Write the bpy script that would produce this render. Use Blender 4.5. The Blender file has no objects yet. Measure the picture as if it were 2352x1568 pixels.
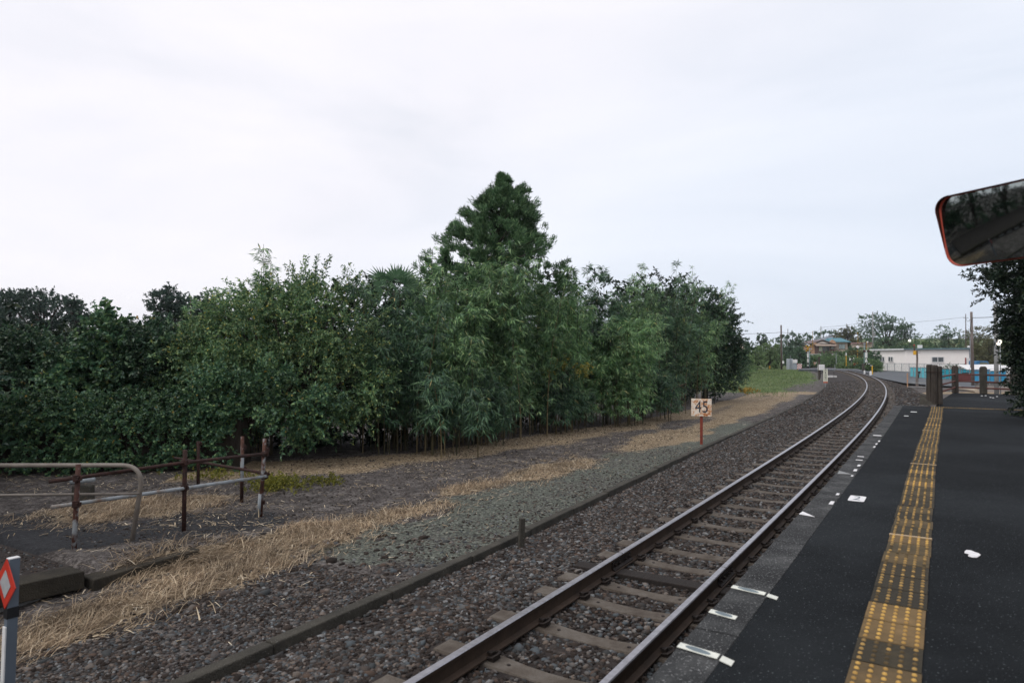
import bpy, math, random
import numpy as np
from mathutils import Vector, Matrix
R = np.random.default_rng(11); rnd = random.Random(5)
sc = bpy.context.scene; COL = sc.collection
PI = math.pi
# ---------------------------------------------------------------- camera geometry (metres; z = 0 is the rail head)
F = 1568.0; PITCH = math.atan(31 / 1568); HC = 2.24
def G(u, v, z=-.3):            # a point of the photo (2352 px wide) seen on level z
    yc = (784 - v) / F; xc = (u - 1176) / F
    Y = math.cos(PITCH) - math.sin(PITCH) * yc; Z = math.sin(PITCH) + math.cos(PITCH) * yc
    t = (z - HC) / Z
    return xc * t, Y * t
def at(u, v, Y):               # a point of the photo at distance Y
    yc = (784 - v) / F; xc = (u - 1176) / F
    dy = math.cos(PITCH) - math.sin(PITCH) * yc; dz = math.sin(PITCH) + math.cos(PITCH) * yc
    t = Y / dy
    return Vector((xc * t, Y, HC + dz * t))
# ---------------------------------------------------------------- track centre line
C6 = [-3.0262736210219474, 31.51174914377221, 1.2163349139883817, -4.520837028240297, 1.6187838953049818, -0.18793999414337748]
_y = np.linspace(0, 118, 1181); _x = sum(C6[k] * (_y / 50) ** k for k in range(6))
def _ext(x, y, d, n): return x + d[0] * n, y + d[1] * n
d0 = np.array([_x[1] - _x[0], _y[1] - _y[0]]); d0 /= np.hypot(*d0); d1 = np.array([_x[-1] - _x[-2], _y[-1] - _y[-2]]); d1 /= np.hypot(*d1)
nb = np.arange(-70, 0, .1); nf = np.arange(.1, 75, .1)
TX = np.concatenate([_x[0] + d0[0] * nb, _x, _x[-1] + d1[0] * nf]); TY = np.concatenate([_y[0] + d0[1] * nb, _y, _y[-1] + d1[1] * nf])
TS = np.concatenate([[0], np.cumsum(np.hypot(np.diff(TX), np.diff(TY)))]); TS -= np.interp(0, TY, TS)
DX = np.gradient(TX, TS); DY = np.gradient(TY, TS)
def P(s, o):
    s = np.asarray(s, float)
    x = np.interp(s, TS, TX); y = np.interp(s, TS, TY); dx = np.interp(s, TS, DX); dy = np.interp(s, TS, DY)
    n = np.hypot(dx, dy); return x + o * dy / n, y - o * dx / n
def P3(s, o, z): x, y = P(s, o); return Vector((float(x), float(y), z))
def heading(s): return math.atan2(np.interp(s, TS, DY), np.interp(s, TS, DX))
def SO(x, y):
    x = np.atleast_1d(np.asarray(x, float)); y = np.atleast_1d(np.asarray(y, float))
    k = slice(0, None, 6); tx, ty, ts = TX[k], TY[k], TS[k]; dx, dy = DX[k], DY[k]
    s = np.empty(len(x)); o = np.empty(len(x))
    for a in range(0, len(x), 4000):
        X = x[a:a + 4000, None]; Y = y[a:a + 4000, None]
        i = np.argmin((tx - X) ** 2 + (ty - Y) ** 2, 1)
        rx = x[a:a + 4000] - tx[i]; ry = y[a:a + 4000] - ty[i]
        s[a:a + 4000] = ts[i] + rx * dx[i] + ry * dy[i]; o[a:a + 4000] = rx * dy[i] - ry * dx[i]
    return s, o
def sst(a, b, x): t = np.clip((x - a) / (b - a), 0, 1); return t * t * (3 - 2 * t)
# cheap smooth noise for placing and heights
_ng = R.random((64, 64))
def vn(x, y, sc_=1.0):
    x = np.asarray(x) * sc_; y = np.asarray(y) * sc_
    xi = np.floor(x).astype(int); yi = np.floor(y).astype(int); fx = x - xi; fy = y - yi
    fx = fx * fx * (3 - 2 * fx); fy = fy * fy * (3 - 2 * fy)
    g = lambda a, b: _ng[a % 64, b % 64]
    return (g(xi, yi) * (1 - fx) + g(xi + 1, yi) * fx) * (1 - fy) + (g(xi, yi + 1) * (1 - fx) + g(xi + 1, yi + 1) * fx) * fy
def fbm(x, y, s): return .55 * vn(x, y, s) + .3 * vn(x + 17, y + 5, s * 2.1) + .15 * vn(x + 31, y + 11, s * 4.3)
# ---------------------------------------------------------------- materials
def new_mat(name):
    m = bpy.data.materials.new(name); m.use_nodes = True; nt = m.node_tree; nt.nodes.clear()
    return m, nt, nt.nodes.new, nt.links.new
def ramp(nt, cols, interp='LINEAR'):
    n = nt.nodes.new('ShaderNodeValToRGB'); e = n.color_ramp; e.interpolation = interp
    while len(e.elements) < len(cols): e.elements.new(.5)
    for el, (p, c) in zip(e.elements, cols): el.position = p; el.color = (*c, 1)
    return n
def M(name, cols, scale=4, rough=.8, bump=0., bscale=40, detail=6, metal=0., spec=.3, stretch=None, island=None, speck=None, orand=False):
    m, nt, N, L = new_mat(name)
    out = N('ShaderNodeOutputMaterial'); b = N('ShaderNodeBsdfPrincipled'); L(b.outputs[0], out.inputs[0])
    tc = N('ShaderNodeTexCoord'); mp = N('ShaderNodeMapping'); L(tc.outputs['Object'], mp.inputs[0])
    if stretch: mp.inputs['Scale'].default_value = stretch
    if orand: oi = N('ShaderNodeObjectInfo'); sm = N('ShaderNodeVectorMath'); sm.operation = 'SCALE'; sm.inputs[0].default_value = (37, 19, 53); L(oi.outputs['Random'], sm.inputs['Scale']); L(sm.outputs[0], mp.inputs['Location'])
    nz = N('ShaderNodeTexNoise'); nz.inputs['Scale'].default_value = scale; nz.inputs['Detail'].default_value = detail; nz.inputs['Roughness'].default_value = .65
    L(mp.outputs[0], nz.inputs['Vector'])
    if not isinstance(cols[0][0], (int, float)): cols = [(.3, cols[0]), (.7, cols[-1])]
    if island:
        g = N('ShaderNodeNewGeometry'); mx = N('ShaderNodeMix'); mx.data_type = 'FLOAT'; mx.inputs[0].default_value = island
        L(nz.outputs[0], mx.inputs[2]); L(g.outputs['Random Per Island'], mx.inputs[3]); src = mx.outputs[0]
    else: src = nz.outputs[0]
    r = ramp(nt, cols); L(src, r.inputs[0]); col = r.outputs[0]
    if speck:                      # (scale, threshold, colour, strength)
        s2 = N('ShaderNodeTexNoise'); s2.inputs['Scale'].default_value = speck[0]; s2.inputs['Detail'].default_value = 2; L(mp.outputs[0], s2.inputs['Vector'])
        r2 = ramp(nt, [(speck[1], (0, 0, 0)), (min(1, speck[1] + .05), (1, 1, 1))]); L(s2.outputs[0], r2.inputs[0])
        mm = N('ShaderNodeMath'); mm.operation = 'MULTIPLY'; mm.inputs[1].default_value = speck[3]; L(r2.outputs[0], mm.inputs[0])
        mx2 = N('ShaderNodeMix'); mx2.data_type = 'RGBA'; L(mm.outputs[0], mx2.inputs[0]); L(col, mx2.inputs[6]); mx2.inputs[7].default_value = (*speck[2], 1); col = mx2.outputs[2]
    L(col, b.inputs['Base Color']); b.inputs['Roughness'].default_value = rough; b.inputs['Metallic'].default_value = metal; b.inputs['Specular IOR Level'].default_value = spec
    if bump:
        bn = N('ShaderNodeTexNoise'); bn.inputs['Scale'].default_value = bscale; bn.inputs['Detail'].default_value = 6; L(mp.outputs[0], bn.inputs['Vector'])
        bp = N('ShaderNodeBump'); bp.inputs['Strength'].default_value = bump; bp.inputs['Distance'].default_value = .02; L(bn.outputs[0], bp.inputs['Height']); L(bp.outputs[0], b.inputs['Normal'])
    return m
def sh(c, k): return tuple(min(1, a * k) for a in c)
def LEAF(name, cols, trans=.25, rough=.5, clump=.9, lo=.6, hi=1.35, spec=.3, gain=1.0):
    cols = [(p, sh(c, gain)) for p, c in cols]
    m, nt, N, L = new_mat(name)
    out = N('ShaderNodeOutputMaterial'); b = N('ShaderNodeBsdfPrincipled'); t = N('ShaderNodeBsdfTranslucent'); mx = N('ShaderNodeMixShader'); mx.inputs[0].default_value = trans
    g = N('ShaderNodeNewGeometry'); r = ramp(nt, cols); L(g.outputs['Random Per Island'], r.inputs[0])
    tc = N('ShaderNodeTexCoord'); nz = N('ShaderNodeTexNoise'); nz.inputs['Scale'].default_value = clump; nz.inputs['Detail'].default_value = 3; L(tc.outputs['Object'], nz.inputs['Vector'])
    mr = N('ShaderNodeMapRange'); mr.inputs[1].default_value = .3; mr.inputs[2].default_value = .7; mr.inputs[3].default_value = lo; mr.inputs[4].default_value = hi; L(nz.outputs[0], mr.inputs[0])
    vm = N('ShaderNodeVectorMath'); vm.operation = 'SCALE'; L(r.outputs[0], vm.inputs[0]); L(mr.outputs[0], vm.inputs['Scale'])
    L(vm.outputs[0], b.inputs['Base Color']); L(vm.outputs[0], t.inputs[0]); b.inputs['Roughness'].default_value = rough; b.inputs['Specular IOR Level'].default_value = spec
    L(b.outputs[0], mx.inputs[1]); L(t.outputs[0], mx.inputs[2]); L(mx.outputs[0], out.inputs[0])
    return m
def EMIT(name, c, s):
    m, nt, N, L = new_mat(name); out = N('ShaderNodeOutputMaterial'); e = N('ShaderNodeEmission'); e.inputs[0].default_value = (*c, 1); e.inputs[1].default_value = s; L(e.outputs[0], out.inputs[0]); return m
def plain(name, c, rough=.6, metal=0., var=.2, scale=6, bump=0., spec=.35, **k): return M(name, [(.3, sh(c, 1 - var)), (.7, sh(c, 1 + var))], scale=scale, rough=rough, metal=metal, bump=bump, spec=spec, **k)
# ---------------------------------------------------------------- mesh building
class MB:
    def __init__(s): s.v = []; s.f = []; s.m = []
    def add(s, vs, fs, mi=0):
        k = len(s.v); s.v += [tuple(p) for p in vs]; s.f += [tuple(i + k for i in f) for f in fs]; s.m += [mi] * len(fs); return s
    def box(s, c, d, rot=None, mi=0, taper=1.0):
        c = Vector(c); vs = []
        for z in (-.5, .5):
            t = taper if z > 0 else 1
            for x, y in ((-.5, -.5), (.5, -.5), (.5, .5), (-.5, .5)):
                p = Vector((x * d[0] * t, y * d[1] * t, z * d[2])); vs.append(c + (rot @ p if rot else p))
        return s.add(vs, [(3, 2, 1, 0), (4, 5, 6, 7), (0, 1, 5, 4), (1, 2, 6, 5), (2, 3, 7, 6), (3, 0, 4, 7)], mi)
    def ext(s, pts, vec, mi=0):    # a polygon pushed along vec: a closed prism
        n = len(pts); pts = [Vector(p) for p in pts]; vec = Vector(vec)
        fs = [tuple(range(n - 1, -1, -1)), tuple(range(n, 2 * n))] + [(i, (i + 1) % n, n + (i + 1) % n, n + i) for i in range(n)]
        return s.add(pts + [p + vec for p in pts], fs, mi)
    def tube(s, pts, r, n=8, mi=0):
        pts = [Vector(p) for p in pts]; k = len(pts); rr = r if isinstance(r, (list, tuple)) else [r] * k; vs = []; up = None
        for i, p in enumerate(pts):
            d = (pts[min(i + 1, k - 1)] - pts[max(i - 1, 0)]).normalized()
            a = (up - d * up.dot(d)) if up is not None else d.orthogonal()
            a.normalize(); up = a; b = d.cross(a)
            vs += [p + (a * math.cos(2 * PI * j / n) + b * math.sin(2 * PI * j / n)) * rr[i] for j in range(n)]
        fs = [(i * n + j, i * n + (j + 1) % n, (i + 1) * n + (j + 1) % n, (i + 1) * n + j) for i in range(k - 1) for j in range(n)]
        fs += [tuple(range(n - 1, -1, -1)), tuple(range((k - 1) * n, k * n))]
        return s.add(vs, fs, mi)
    def bands(s, pts, r, n, mis):   # one tube whose rings take turns in their material
        k = len(s.m); s.tube(pts, r, n)
        for i in range(len(pts) - 1):
            for j in range(n): s.m[k + i * n + j] = mis[i % len(mis)]
        return s
    def ball(s, c, r, n=12, m=8, mi=0, sz=1.0):
        c = Vector(c); vs = [c + Vector((0, 0, -r * sz))]
        for i in range(1, m):
            a = -PI / 2 + PI * i / m
            vs += [c + Vector((r * math.cos(a) * math.cos(2 * PI * j / n), r * math.cos(a) * math.sin(2 * PI * j / n), r * sz * math.sin(a))) for j in range(n)]
        vs.append(c + Vector((0, 0, r * sz))); t = len(vs) - 1; fs = [(0, 1 + (j + 1) % n, 1 + j) for j in range(n)]
        for i in range(m - 2): fs += [(1 + i * n + j, 1 + i * n + (j + 1) % n, 1 + (i + 1) * n + (j + 1) % n, 1 + (i + 1) * n + j) for j in range(n)]
        fs += [(1 + (m - 2) * n + j, 1 + (m - 2) * n + (j + 1) % n, t) for j in range(n)]
        return s.add(vs, fs, mi)
    def build(s, name, mats, parent=None, loc=(0, 0, 0), smooth=False, bevel=0):
        me = bpy.data.meshes.new(name); me.from_pydata(s.v, [], s.f); mats = mats if isinstance(mats, (list, tuple)) else [mats]
        for m in mats: me.materials.append(m)
        if len(mats) > 1: me.polygons.foreach_set('material_index', s.m)
        if smooth: me.polygons.foreach_set('use_smooth', [True] * len(s.f))
        me.update(); return link(name, me, parent, loc, bevel)
def link(name, me, parent=None, loc=(0, 0, 0), bevel=0):
    o = bpy.data.objects.new(name, me); COL.objects.link(o); o.location = loc
    if parent: o.parent = parent
    if bevel:
        b = o.modifiers.new('bevel', 'BEVEL'); b.width = bevel; b.segments = 2; b.limit_method = 'ANGLE'
    return o
def raw(name, V, Fc, mat, parent=None, loc=(0, 0, 0), smooth=False):   # numpy mesh of triangles or quads
    me = bpy.data.meshes.new(name); n = len(Fc); k = Fc.shape[1]
    me.vertices.add(len(V)); me.vertices.foreach_set('co', np.ascontiguousarray(V, np.float32).ravel())
    me.loops.add(n * k); me.loops.foreach_set('vertex_index', np.ascontiguousarray(Fc, np.int32).ravel())
    me.polygons.add(n); me.polygons.foreach_set('loop_start', np.arange(0, n * k, k, dtype=np.int32))
    me.materials.append(mat)
    if smooth: me.polygons.foreach_set('use_smooth', np.ones(n, bool))
    me.update(calc_edges=True); return link(name, me, parent, loc)
def tag(o, label=None, cat=None, group=None, kind=None):
    if label: o['label'] = label
    if cat: o['category'] = cat
    if group: o['group'] = group
    if kind: o['kind'] = kind
    return o
def thing(name, loc, label, cat, group=None, rz=0):
    o = bpy.data.objects.new(name, None); o.empty_display_size = .2; COL.objects.link(o); o.location = loc; o.rotation_euler = (0, 0, rz); return tag(o, label, cat, group)
def text_mesh(name, body, size, mat, parent, mtx, thick=.002, align='CENTER'):
    cu = bpy.data.curves.new('lettering', 'FONT'); cu.body = body; cu.size = size; cu.extrude = thick; cu.align_x = align; cu.align_y = 'CENTER'
    o = bpy.data.objects.new('lettering', cu); COL.objects.link(o)
    dg = bpy.context.evaluated_depsgraph_get(); me = bpy.data.meshes.new_from_object(o.evaluated_get(dg)); bpy.data.objects.remove(o); bpy.data.curves.remove(cu)
    me.transform(mtx); me.materials.clear(); me.materials.append(mat); return link(name, me, parent)
# ---------------------------------------------------------------- leaves
def unit(a): return a / np.maximum(np.linalg.norm(a, axis=1, keepdims=True), 1e-9)
def rvec(n): return unit(R.normal(size=(n, 3)))
def leaves(pos, d, nrm, L, W, fold=.22):
    d = unit(d); side = unit(np.cross(d, nrm)); nn = np.cross(side, d); n = len(pos)
    L = np.broadcast_to(L, n)[:, None]; W = np.broadcast_to(W, n)[:, None]
    mid = pos + d * L * .42; up = nn * W * fold
    V = np.stack([pos, mid - side * W / 2 + up, pos + d * L - nn * L * .08, mid + side * W / 2 + up], 1).reshape(-1, 3)
    b = np.arange(n)[:, None] * 4
    return V, np.concatenate([b + np.array([[0, 1, 2]]), b + np.array([[0, 2, 3]])], 0)
def strips(pos, d, L, W, arc=.5, nseg=3, droop=1.0):   # thin bent blades
    n = len(pos); d = unit(d); side = np.stack([-d[:, 1], d[:, 0], np.zeros(n)], 1) + R.normal(size=(n, 3)) * .15; side = unit(side)
    L = np.broadcast_to(L, n)[:, None]; W = np.broadcast_to(W, n)[:, None]; rows = []
    for i in range(nseg + 1):
        t = i / nseg; c = pos + d * L * t + np.array([0, 0, -1.]) * L * arc * t * t * droop
        w = W * (1 - .75 * t) / 2; rows += [c - side * w, c + side * w]
    V = np.stack(rows, 1).reshape(-1, 3); b = np.arange(n)[:, None] * (2 * (nseg + 1))
    return V, np.concatenate([b + np.array([[2 * i, 2 * i + 1, 2 * i + 3, 2 * i + 2]]) for i in range(nseg)], 0)
def sprays(c, d, ln, k, L, W, spread=.9, upn=.7):      # twigs at c along d, each carrying k leaves
    n = len(c); d = unit(d); t = R.random((n, k)); t = .15 + .85 * t
    bend = R.normal(size=(n, 1, 3)) * .12
    pos = c[:, None] + d[:, None] * (ln[:, None] * t)[:, :, None] + bend * (t ** 2)[:, :, None] * ln[:, None, None] + np.array([0, 0, -.18]) * ((t ** 2) * ln[:, None])[:, :, None]
    ld = d[:, None] * .6 + R.normal(size=(n, k, 3)) * spread * .6; ld[:, :, 2] -= .12
    nr = R.normal(size=(n, k, 3)) * .55; nr[:, :, 2] += upn; nr += d[:, None] * .25
    pos = pos.reshape(-1, 3); m = len(pos)
    return leaves(pos, ld.reshape(-1, 3), nr.reshape(-1, 3), L * R.uniform(.6, 1.2, m), W * R.uniform(.7, 1.15, m))
def join(parts):
    V = []; Fs = []; k = 0
    for v, f in parts: V.append(v); Fs.append(f + k); k += len(v)
    return np.concatenate(V), np.concatenate(Fs)
def ellip(e, n, power=.35):     # points in an ellipsoid, most near its skin; returns points and outward directions
    cx, cy, cz, rx, ry, rz = e; u = rvec(n); r = R.random(n) ** power
    return np.array([cx, cy, cz]) + u * r[:, None] * np.array([rx, ry, rz]), unit(u / np.array([rx, ry, rz]))
def limbs(mb, base, tips, r0, fork=.5):
    base = Vector(base)
    for t in tips:
        t = Vector(t); m = base.lerp(t, fork) + Vector((rnd.uniform(-.15, .15), rnd.uniform(-.15, .15), .1)) * (t - base).length * .3
        mb.tube([base, base.lerp(m, .5), m, m.lerp(t, .6), t], [r0, r0 * .8, r0 * .55, r0 * .3, r0 * .1], 6)
def tree(name, loc, h, blobs, nspray, k, L, W, mat, bark, label, cat='tree', group=None, twig=.5, r0=.09, wands=None, power=.35, spread=.9, upb=.35, cut=None, cl=11):
    """loc: foot of the trunk; blobs: ellipsoids relative to it."""
    t = thing(name, loc, label, cat, group); mb = MB(); big = max(blobs, key=lambda b: b[3] * b[4] * b[5])
    fork = Vector((rnd.uniform(-.1, .1), rnd.uniform(-.1, .1), max(.3, min(b[2] - b[5] * .6 for b in blobs))))
    top = Vector((big[0], big[1], big[2]))
    mb.tube([(0, 0, -.15), (0.03, 0, fork.z * .5), fork], [r0 * 1.25, r0, r0 * .85], 8)
    tips = [Vector((b[0] + b[3] * .5 * rnd.uniform(-1, 1), b[1] + b[4] * .5 * rnd.uniform(-1, 1), b[2] + b[5] * rnd.uniform(-.1, .75))) for b in blobs for _ in range(3)]
    limbs(mb, fork, tips, r0 * .7); mb.build('trunk', bark, t, smooth=True)
    vol = np.array([(b[3] * b[4] + b[3] * b[5] + b[4] * b[5]) for b in blobs]); vol = vol / vol.sum(); parts = []
    for b, w in zip(blobs, vol):
        n = max(3, int(nspray * w)); c, o = ellip(b, max(2, n // cl), power); ci = R.integers(0, len(c), n); cr_ = twig * R.uniform(.5, 1.0, len(c)); jit = rvec(n) * (R.random((n, 1)) ** .5) * cr_[ci][:, None]; jit[:, 2] *= .6; c = c[ci] + jit; o = unit(o[ci] + jit / cr_[ci][:, None] * .6)
        d = o * .8 + R.normal(size=(n, 3)) * .45; d[:, 2] += upb
        ln = twig * R.uniform(.6, 1.3, n)
        if cut is not None: q = c[:, 2] > cut; c, d, ln = c[q], d[q], ln[q]
        if len(c): parts.append(sprays(c, d, ln, k, L, W, spread))
    if wands:                                     # long leafy shoots breaking out of the crown
        for (wx, wy, wz, dx, dz, wl) in wands:
            nn = 34; tt = np.linspace(.1, 1, nn); d = np.array([dx, rnd.uniform(-.2, .2), dz]); d = d / np.linalg.norm(d)
            pos = np.array([wx, wy, wz]) + d * (tt * wl)[:, None] + np.array([0, 0, -.12 * wl]) * (tt ** 2)[:, None]
            mb2 = np.repeat(pos, 2, 0) + R.normal(size=(2 * nn, 3)) * .03
            parts.append(leaves(mb2, rvec(2 * nn) * .8 + d * .5, rvec(2 * nn) + np.array([0, 0, .6]), L * 1.05, W * 1.05))
    V, Fc = join(parts); raw('crown', V, Fc, mat, t); return t
# ---------------------------------------------------------------- colours
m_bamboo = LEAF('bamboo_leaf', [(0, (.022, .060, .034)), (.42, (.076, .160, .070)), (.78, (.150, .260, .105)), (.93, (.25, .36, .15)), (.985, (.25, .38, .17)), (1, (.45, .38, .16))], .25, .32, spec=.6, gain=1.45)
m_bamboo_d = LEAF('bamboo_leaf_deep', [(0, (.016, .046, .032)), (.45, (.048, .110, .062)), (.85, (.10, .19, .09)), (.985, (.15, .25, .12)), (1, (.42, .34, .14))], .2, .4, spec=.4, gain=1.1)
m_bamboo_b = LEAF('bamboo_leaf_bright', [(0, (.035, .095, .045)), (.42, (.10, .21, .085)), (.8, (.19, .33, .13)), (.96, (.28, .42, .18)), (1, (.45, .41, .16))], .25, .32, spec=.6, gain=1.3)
m_broad = LEAF('broadleaf', [(0, (.026, .060, .034)), (.6, (.060, .110, .048)), (.94, (.13, .175, .07)), (.985, (.22, .22, .06)), (1, (.36, .28, .05))], .25, .4, spec=.45, gain=2.1)
m_dark = LEAF('dark_leaf', [(0, (.014, .036, .025)), (.6, (.030, .064, .036)), (.985, (.065, .105, .048)), (1, (.2, .13, .04))], .2, .42, spec=.4, gain=1.6)
m_vine = LEAF('vine_leaf', [(0, (.018, .050, .032)), (.65, (.046, .092, .046)), (.985, (.10, .155, .06)), (1, (.28, .18, .04))], .25, .42, spec=.4, gain=1.9)
m_yellow = LEAF('yellowing_leaf', [(0, (.07, .11, .03)), (.5, (.16, .18, .045)), (1, (.42, .34, .08))], .3, .5, gain=1.2)
m_conifer = LEAF('conifer_needles', [(0, (.026, .060, .031)), (.6, (.056, .112, .050)), (1, (.11, .175, .08))], .12, .55, 1.1, gain=1.6)
m_palm = LEAF('palm_blade', [(0, (.035, .085, .050)), (1, (.09, .17, .09))], .3, .4, gain=1.2)
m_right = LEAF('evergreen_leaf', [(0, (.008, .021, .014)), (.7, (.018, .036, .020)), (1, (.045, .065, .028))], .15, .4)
m_far = LEAF('far_leaf', [(0, (.045, .095, .060)), (.6, (.080, .145, .085)), (1, (.13, .20, .10))], .2, .6, .25, gain=1.1)
m_pine = LEAF('hazy_pine_needles', [(0, (.030, .062, .052)), (.6, (.052, .092, .074)), (1, (.09, .13, .085))], .1, .6, .3)  # needles lightened and blued so the colour carries distance haze
m_far2 = LEAF('far_leaf_light', [(0, (.08, .15, .065)), (.6, (.15, .23, .10)), (1, (.22, .29, .13))], .2, .6, .25, gain=1.1)
m_far3 = LEAF('far_leaf_brown', [(0, (.08, .10, .05)), (.6, (.13, .14, .065)), (1, (.2, .18, .08))], .2, .6, .25)
m_kudzu = LEAF('kudzu_leaf', [(0, (.06, .13, .065)), (.6, (.12, .20, .09)), (1, (.22, .32, .13))], .2, .6, .4, gain=1.1)
m_bark = M('bark', [(.3, (.02, .017, .014)), (.7, (.06, .05, .04))], 9, .9, .6, 30, stretch=(1, 1, .25))
m_culm = M('bamboo_culm', [(.2, (.03, .034, .016)), (.6, (.075, .06, .03)), (.85, (.15, .115, .06)), (1, (.28, .23, .13))], 2.2, .5, stretch=(1, 1, .6), island=.75)
m_rust = M('rusty_pipe', [(.28, (.014, .008, .007)), (.55, (.034, .015, .012)), (.8, (.075, .026, .014))], 14, .8, .3, 90)
m_pipe = M('painted_pipe', [(.30, (.16, .055, .022)), (.40, (.19, .17, .15)), (.52, (.25, .28, .30)), (.8, (.33, .37, .40))], 5, .55, .15, 80)
m_rail_bar = M('worn_grey_paint', [(.3, (.12, .105, .09)), (.7, (.20, .18, .155))], 8, .5, .1, 90)
m_head = M('rail_head_steel', [(.3, (.27, .265, .28)), (.7, (.42, .42, .45))], 3, .38, metal=.9, stretch=(6, 6, 6))
m_web = M('rail_side_rust', [(.3, (.024, .016, .011)), (.7, (.056, .036, .024))], 5, .75, .2, 60)
m_sleeper = M('weathered_concrete', [(.25, (.045, .034, .026)), (.5, (.090, .076, .062)), (.68, (.125, .112, .097)), (.9, (.20, .185, .165))], 4.5, .9, .6, 50, orand=True)
m_timber = M('dark_timber', [(.3, (.010, .008, .007)), (.7, (.026, .020, .017))], 6, .8, .6, 25, stretch=(.5, 6, 6))
m_clip = plain('dark_iron', (.018, .013, .011), .7, .2)
m_cope = M('coping_concrete', [(.3, (.010, .011, .012)), (.5, (.029, .031, .032)), (.68, (.072, .075, .075))], 3.0, .9, .7, 90, speck=(80, .62, (.30, .31, .31), .7))
m_asph = M('platform_asphalt', [(.27, (.0036, .0050, .0064)), (.48, (.0088, .0110, .0130)), (.75, (.026, .031, .035))], .42, .85, .9, 120, detail=10, spec=.10, speck=(70, .668, (.22, .26, .27), .7))
m_asph2 = M('old_asphalt', [(.3, (.010, .011, .013)), (.7, (.022, .024, .028))], 1.5, .85, .9, 60, speck=(38, .62, (.16, .175, .20), .9))
m_road = M('road_asphalt', [(.3, (.06, .068, .076)), (.7, (.10, .11, .12))], .6, .85, .3, 30)
m_bed = M('track_bed_soil', [(.25, (.010, .008, .008)), (.5, (.024, .019, .017)), (.8, (.055, .046, .040))], 5, .95, .9, 45, detail=9)
m_stone = M('ballast_stone', [(0, (.005, .005, .005)), (.24, (.020, .014, .011)), (.40, (.034, .026, .021)), (.52, (.040, .047, .050)), (.64, (.072, .048, .035)), (.75, (.062, .078, .088)), (.85, (.125, .098, .078)), (.915, (.17, .19, .20)), (.96, (.27, .125, .065)), (1, (.50, .50, .48))], 25, .85, island=.82, spec=.25)
m_kerb = M('mossy_kerb', [(.3, (.026, .025, .021)), (.6, (.058, .054, .044)), (.85, (.095, .09, .075))], 3.2, .9, .7, 70, speck=(90, .68, (.3, .3, .28), .7))
m_kerb2 = M('kerb_dark', [(.3, (.013, .012, .009)), (.7, (.042, .036, .026))], 3, .95, .7, 60, speck=(80, .7, (.2, .2, .18), .6))
m_straw = M('straw', [(0, (.13, .10, .065)), (.4, (.30, .235, .15)), (.8, (.48, .40, .28)), (1, (.62, .56, .44))], 2, .8, island=.9)
m_dry = LEAF('dry_grass', [(0, (.065, .045, .029)), (.4, (.195, .138, .084)), (.75, (.385, .295, .19)), (1, (.60, .50, .36))], .2, .7, 1.1, .5, 1.3)
m_weed = LEAF('weed_leaf', [(0, (.08, .09, .015)), (.6, (.16, .17, .025)), (1, (.3, .27, .04))], .3, .6)
m_lawn = LEAF('grass_blade', [(0, (.05, .09, .03)), (.6, (.10, .16, .05)), (.95, (.17, .23, .08)), (1, (.3, .27, .13))], .3, .6, .3)
m_white = plain('white_paint', (.62, .63, .63), .5, 0, .12)
m_black = plain('black_paint', (.012, .013, .015), .5)
m_red = plain('red_paint', (.42, .032, .018), .45)
m_orange = plain('orange_frame', (.46, .085, .055), .4, 0, .12)
m_yel = plain('yellow_paint', (.55, .31, .02), .5)
m_galv = plain('galvanised_steel', (.24, .26, .28), .5, .3)
m_teal = plain('teal_pole', (.16, .24, .24), .55)
m_concrete = M('pole_concrete', [(.3, (.17, .18, .18)), (.7, (.28, .29, .29))], 2, .85, .2, 30)
m_wood = M('weathered_wood', [(.3, (.030, .026, .022)), (.6, (.065, .055, .046)), (.85, (.12, .105, .09))], 7, .9, .9, 22, stretch=(2.2, 2.2, .35))
m_brownrail = plain('oxide_rail', (.085, .03, .024), .7)
m_glass = M('window_glass', [(.4, (.04, .05, .055)), (.6, (.08, .10, .11))], .8, .12, spec=.6)
m_wallw = M('cream_render', [(.3, (.78, .755, .72)), (.7, (.84, .82, .79))], .5, .85)
m_fascia = plain('teal_fascia', (.10, .17, .19), .6)
m_blue = M('blue_sheet', [(.3, (.008, .20, .28)), (.7, (.02, .30, .38))], 1.2, .45, stretch=(1, 1, .4))
m_blue2 = M('light_blue_sheet', [(.3, (.06, .36, .43)), (.7, (.12, .46, .52))], 1.2, .45)
m_truck = plain('blue_car_paint', (.02, .13, .27), .3)
m_rubber = plain('rubber', (.012, .012, .012), .8)
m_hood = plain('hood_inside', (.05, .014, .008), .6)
m_lamp = EMIT('lamp_glow', (1, .83, .66), 5.0); m_globe = EMIT('globe_glow', (1, .97, .93), 1.5)
m_flap = plain('grey_lettering', (.13, .17, .19), .6)
m_tape = M('worn_tape', [(.30, (.20, .22, .21)), (.42, (.55, .57, .52)), (.7, (.72, .74, .66))], 16, .6)
m_paint = plain('worn_white_paint', (.66, .66, .67), .6, 0, .15, 20)
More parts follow.
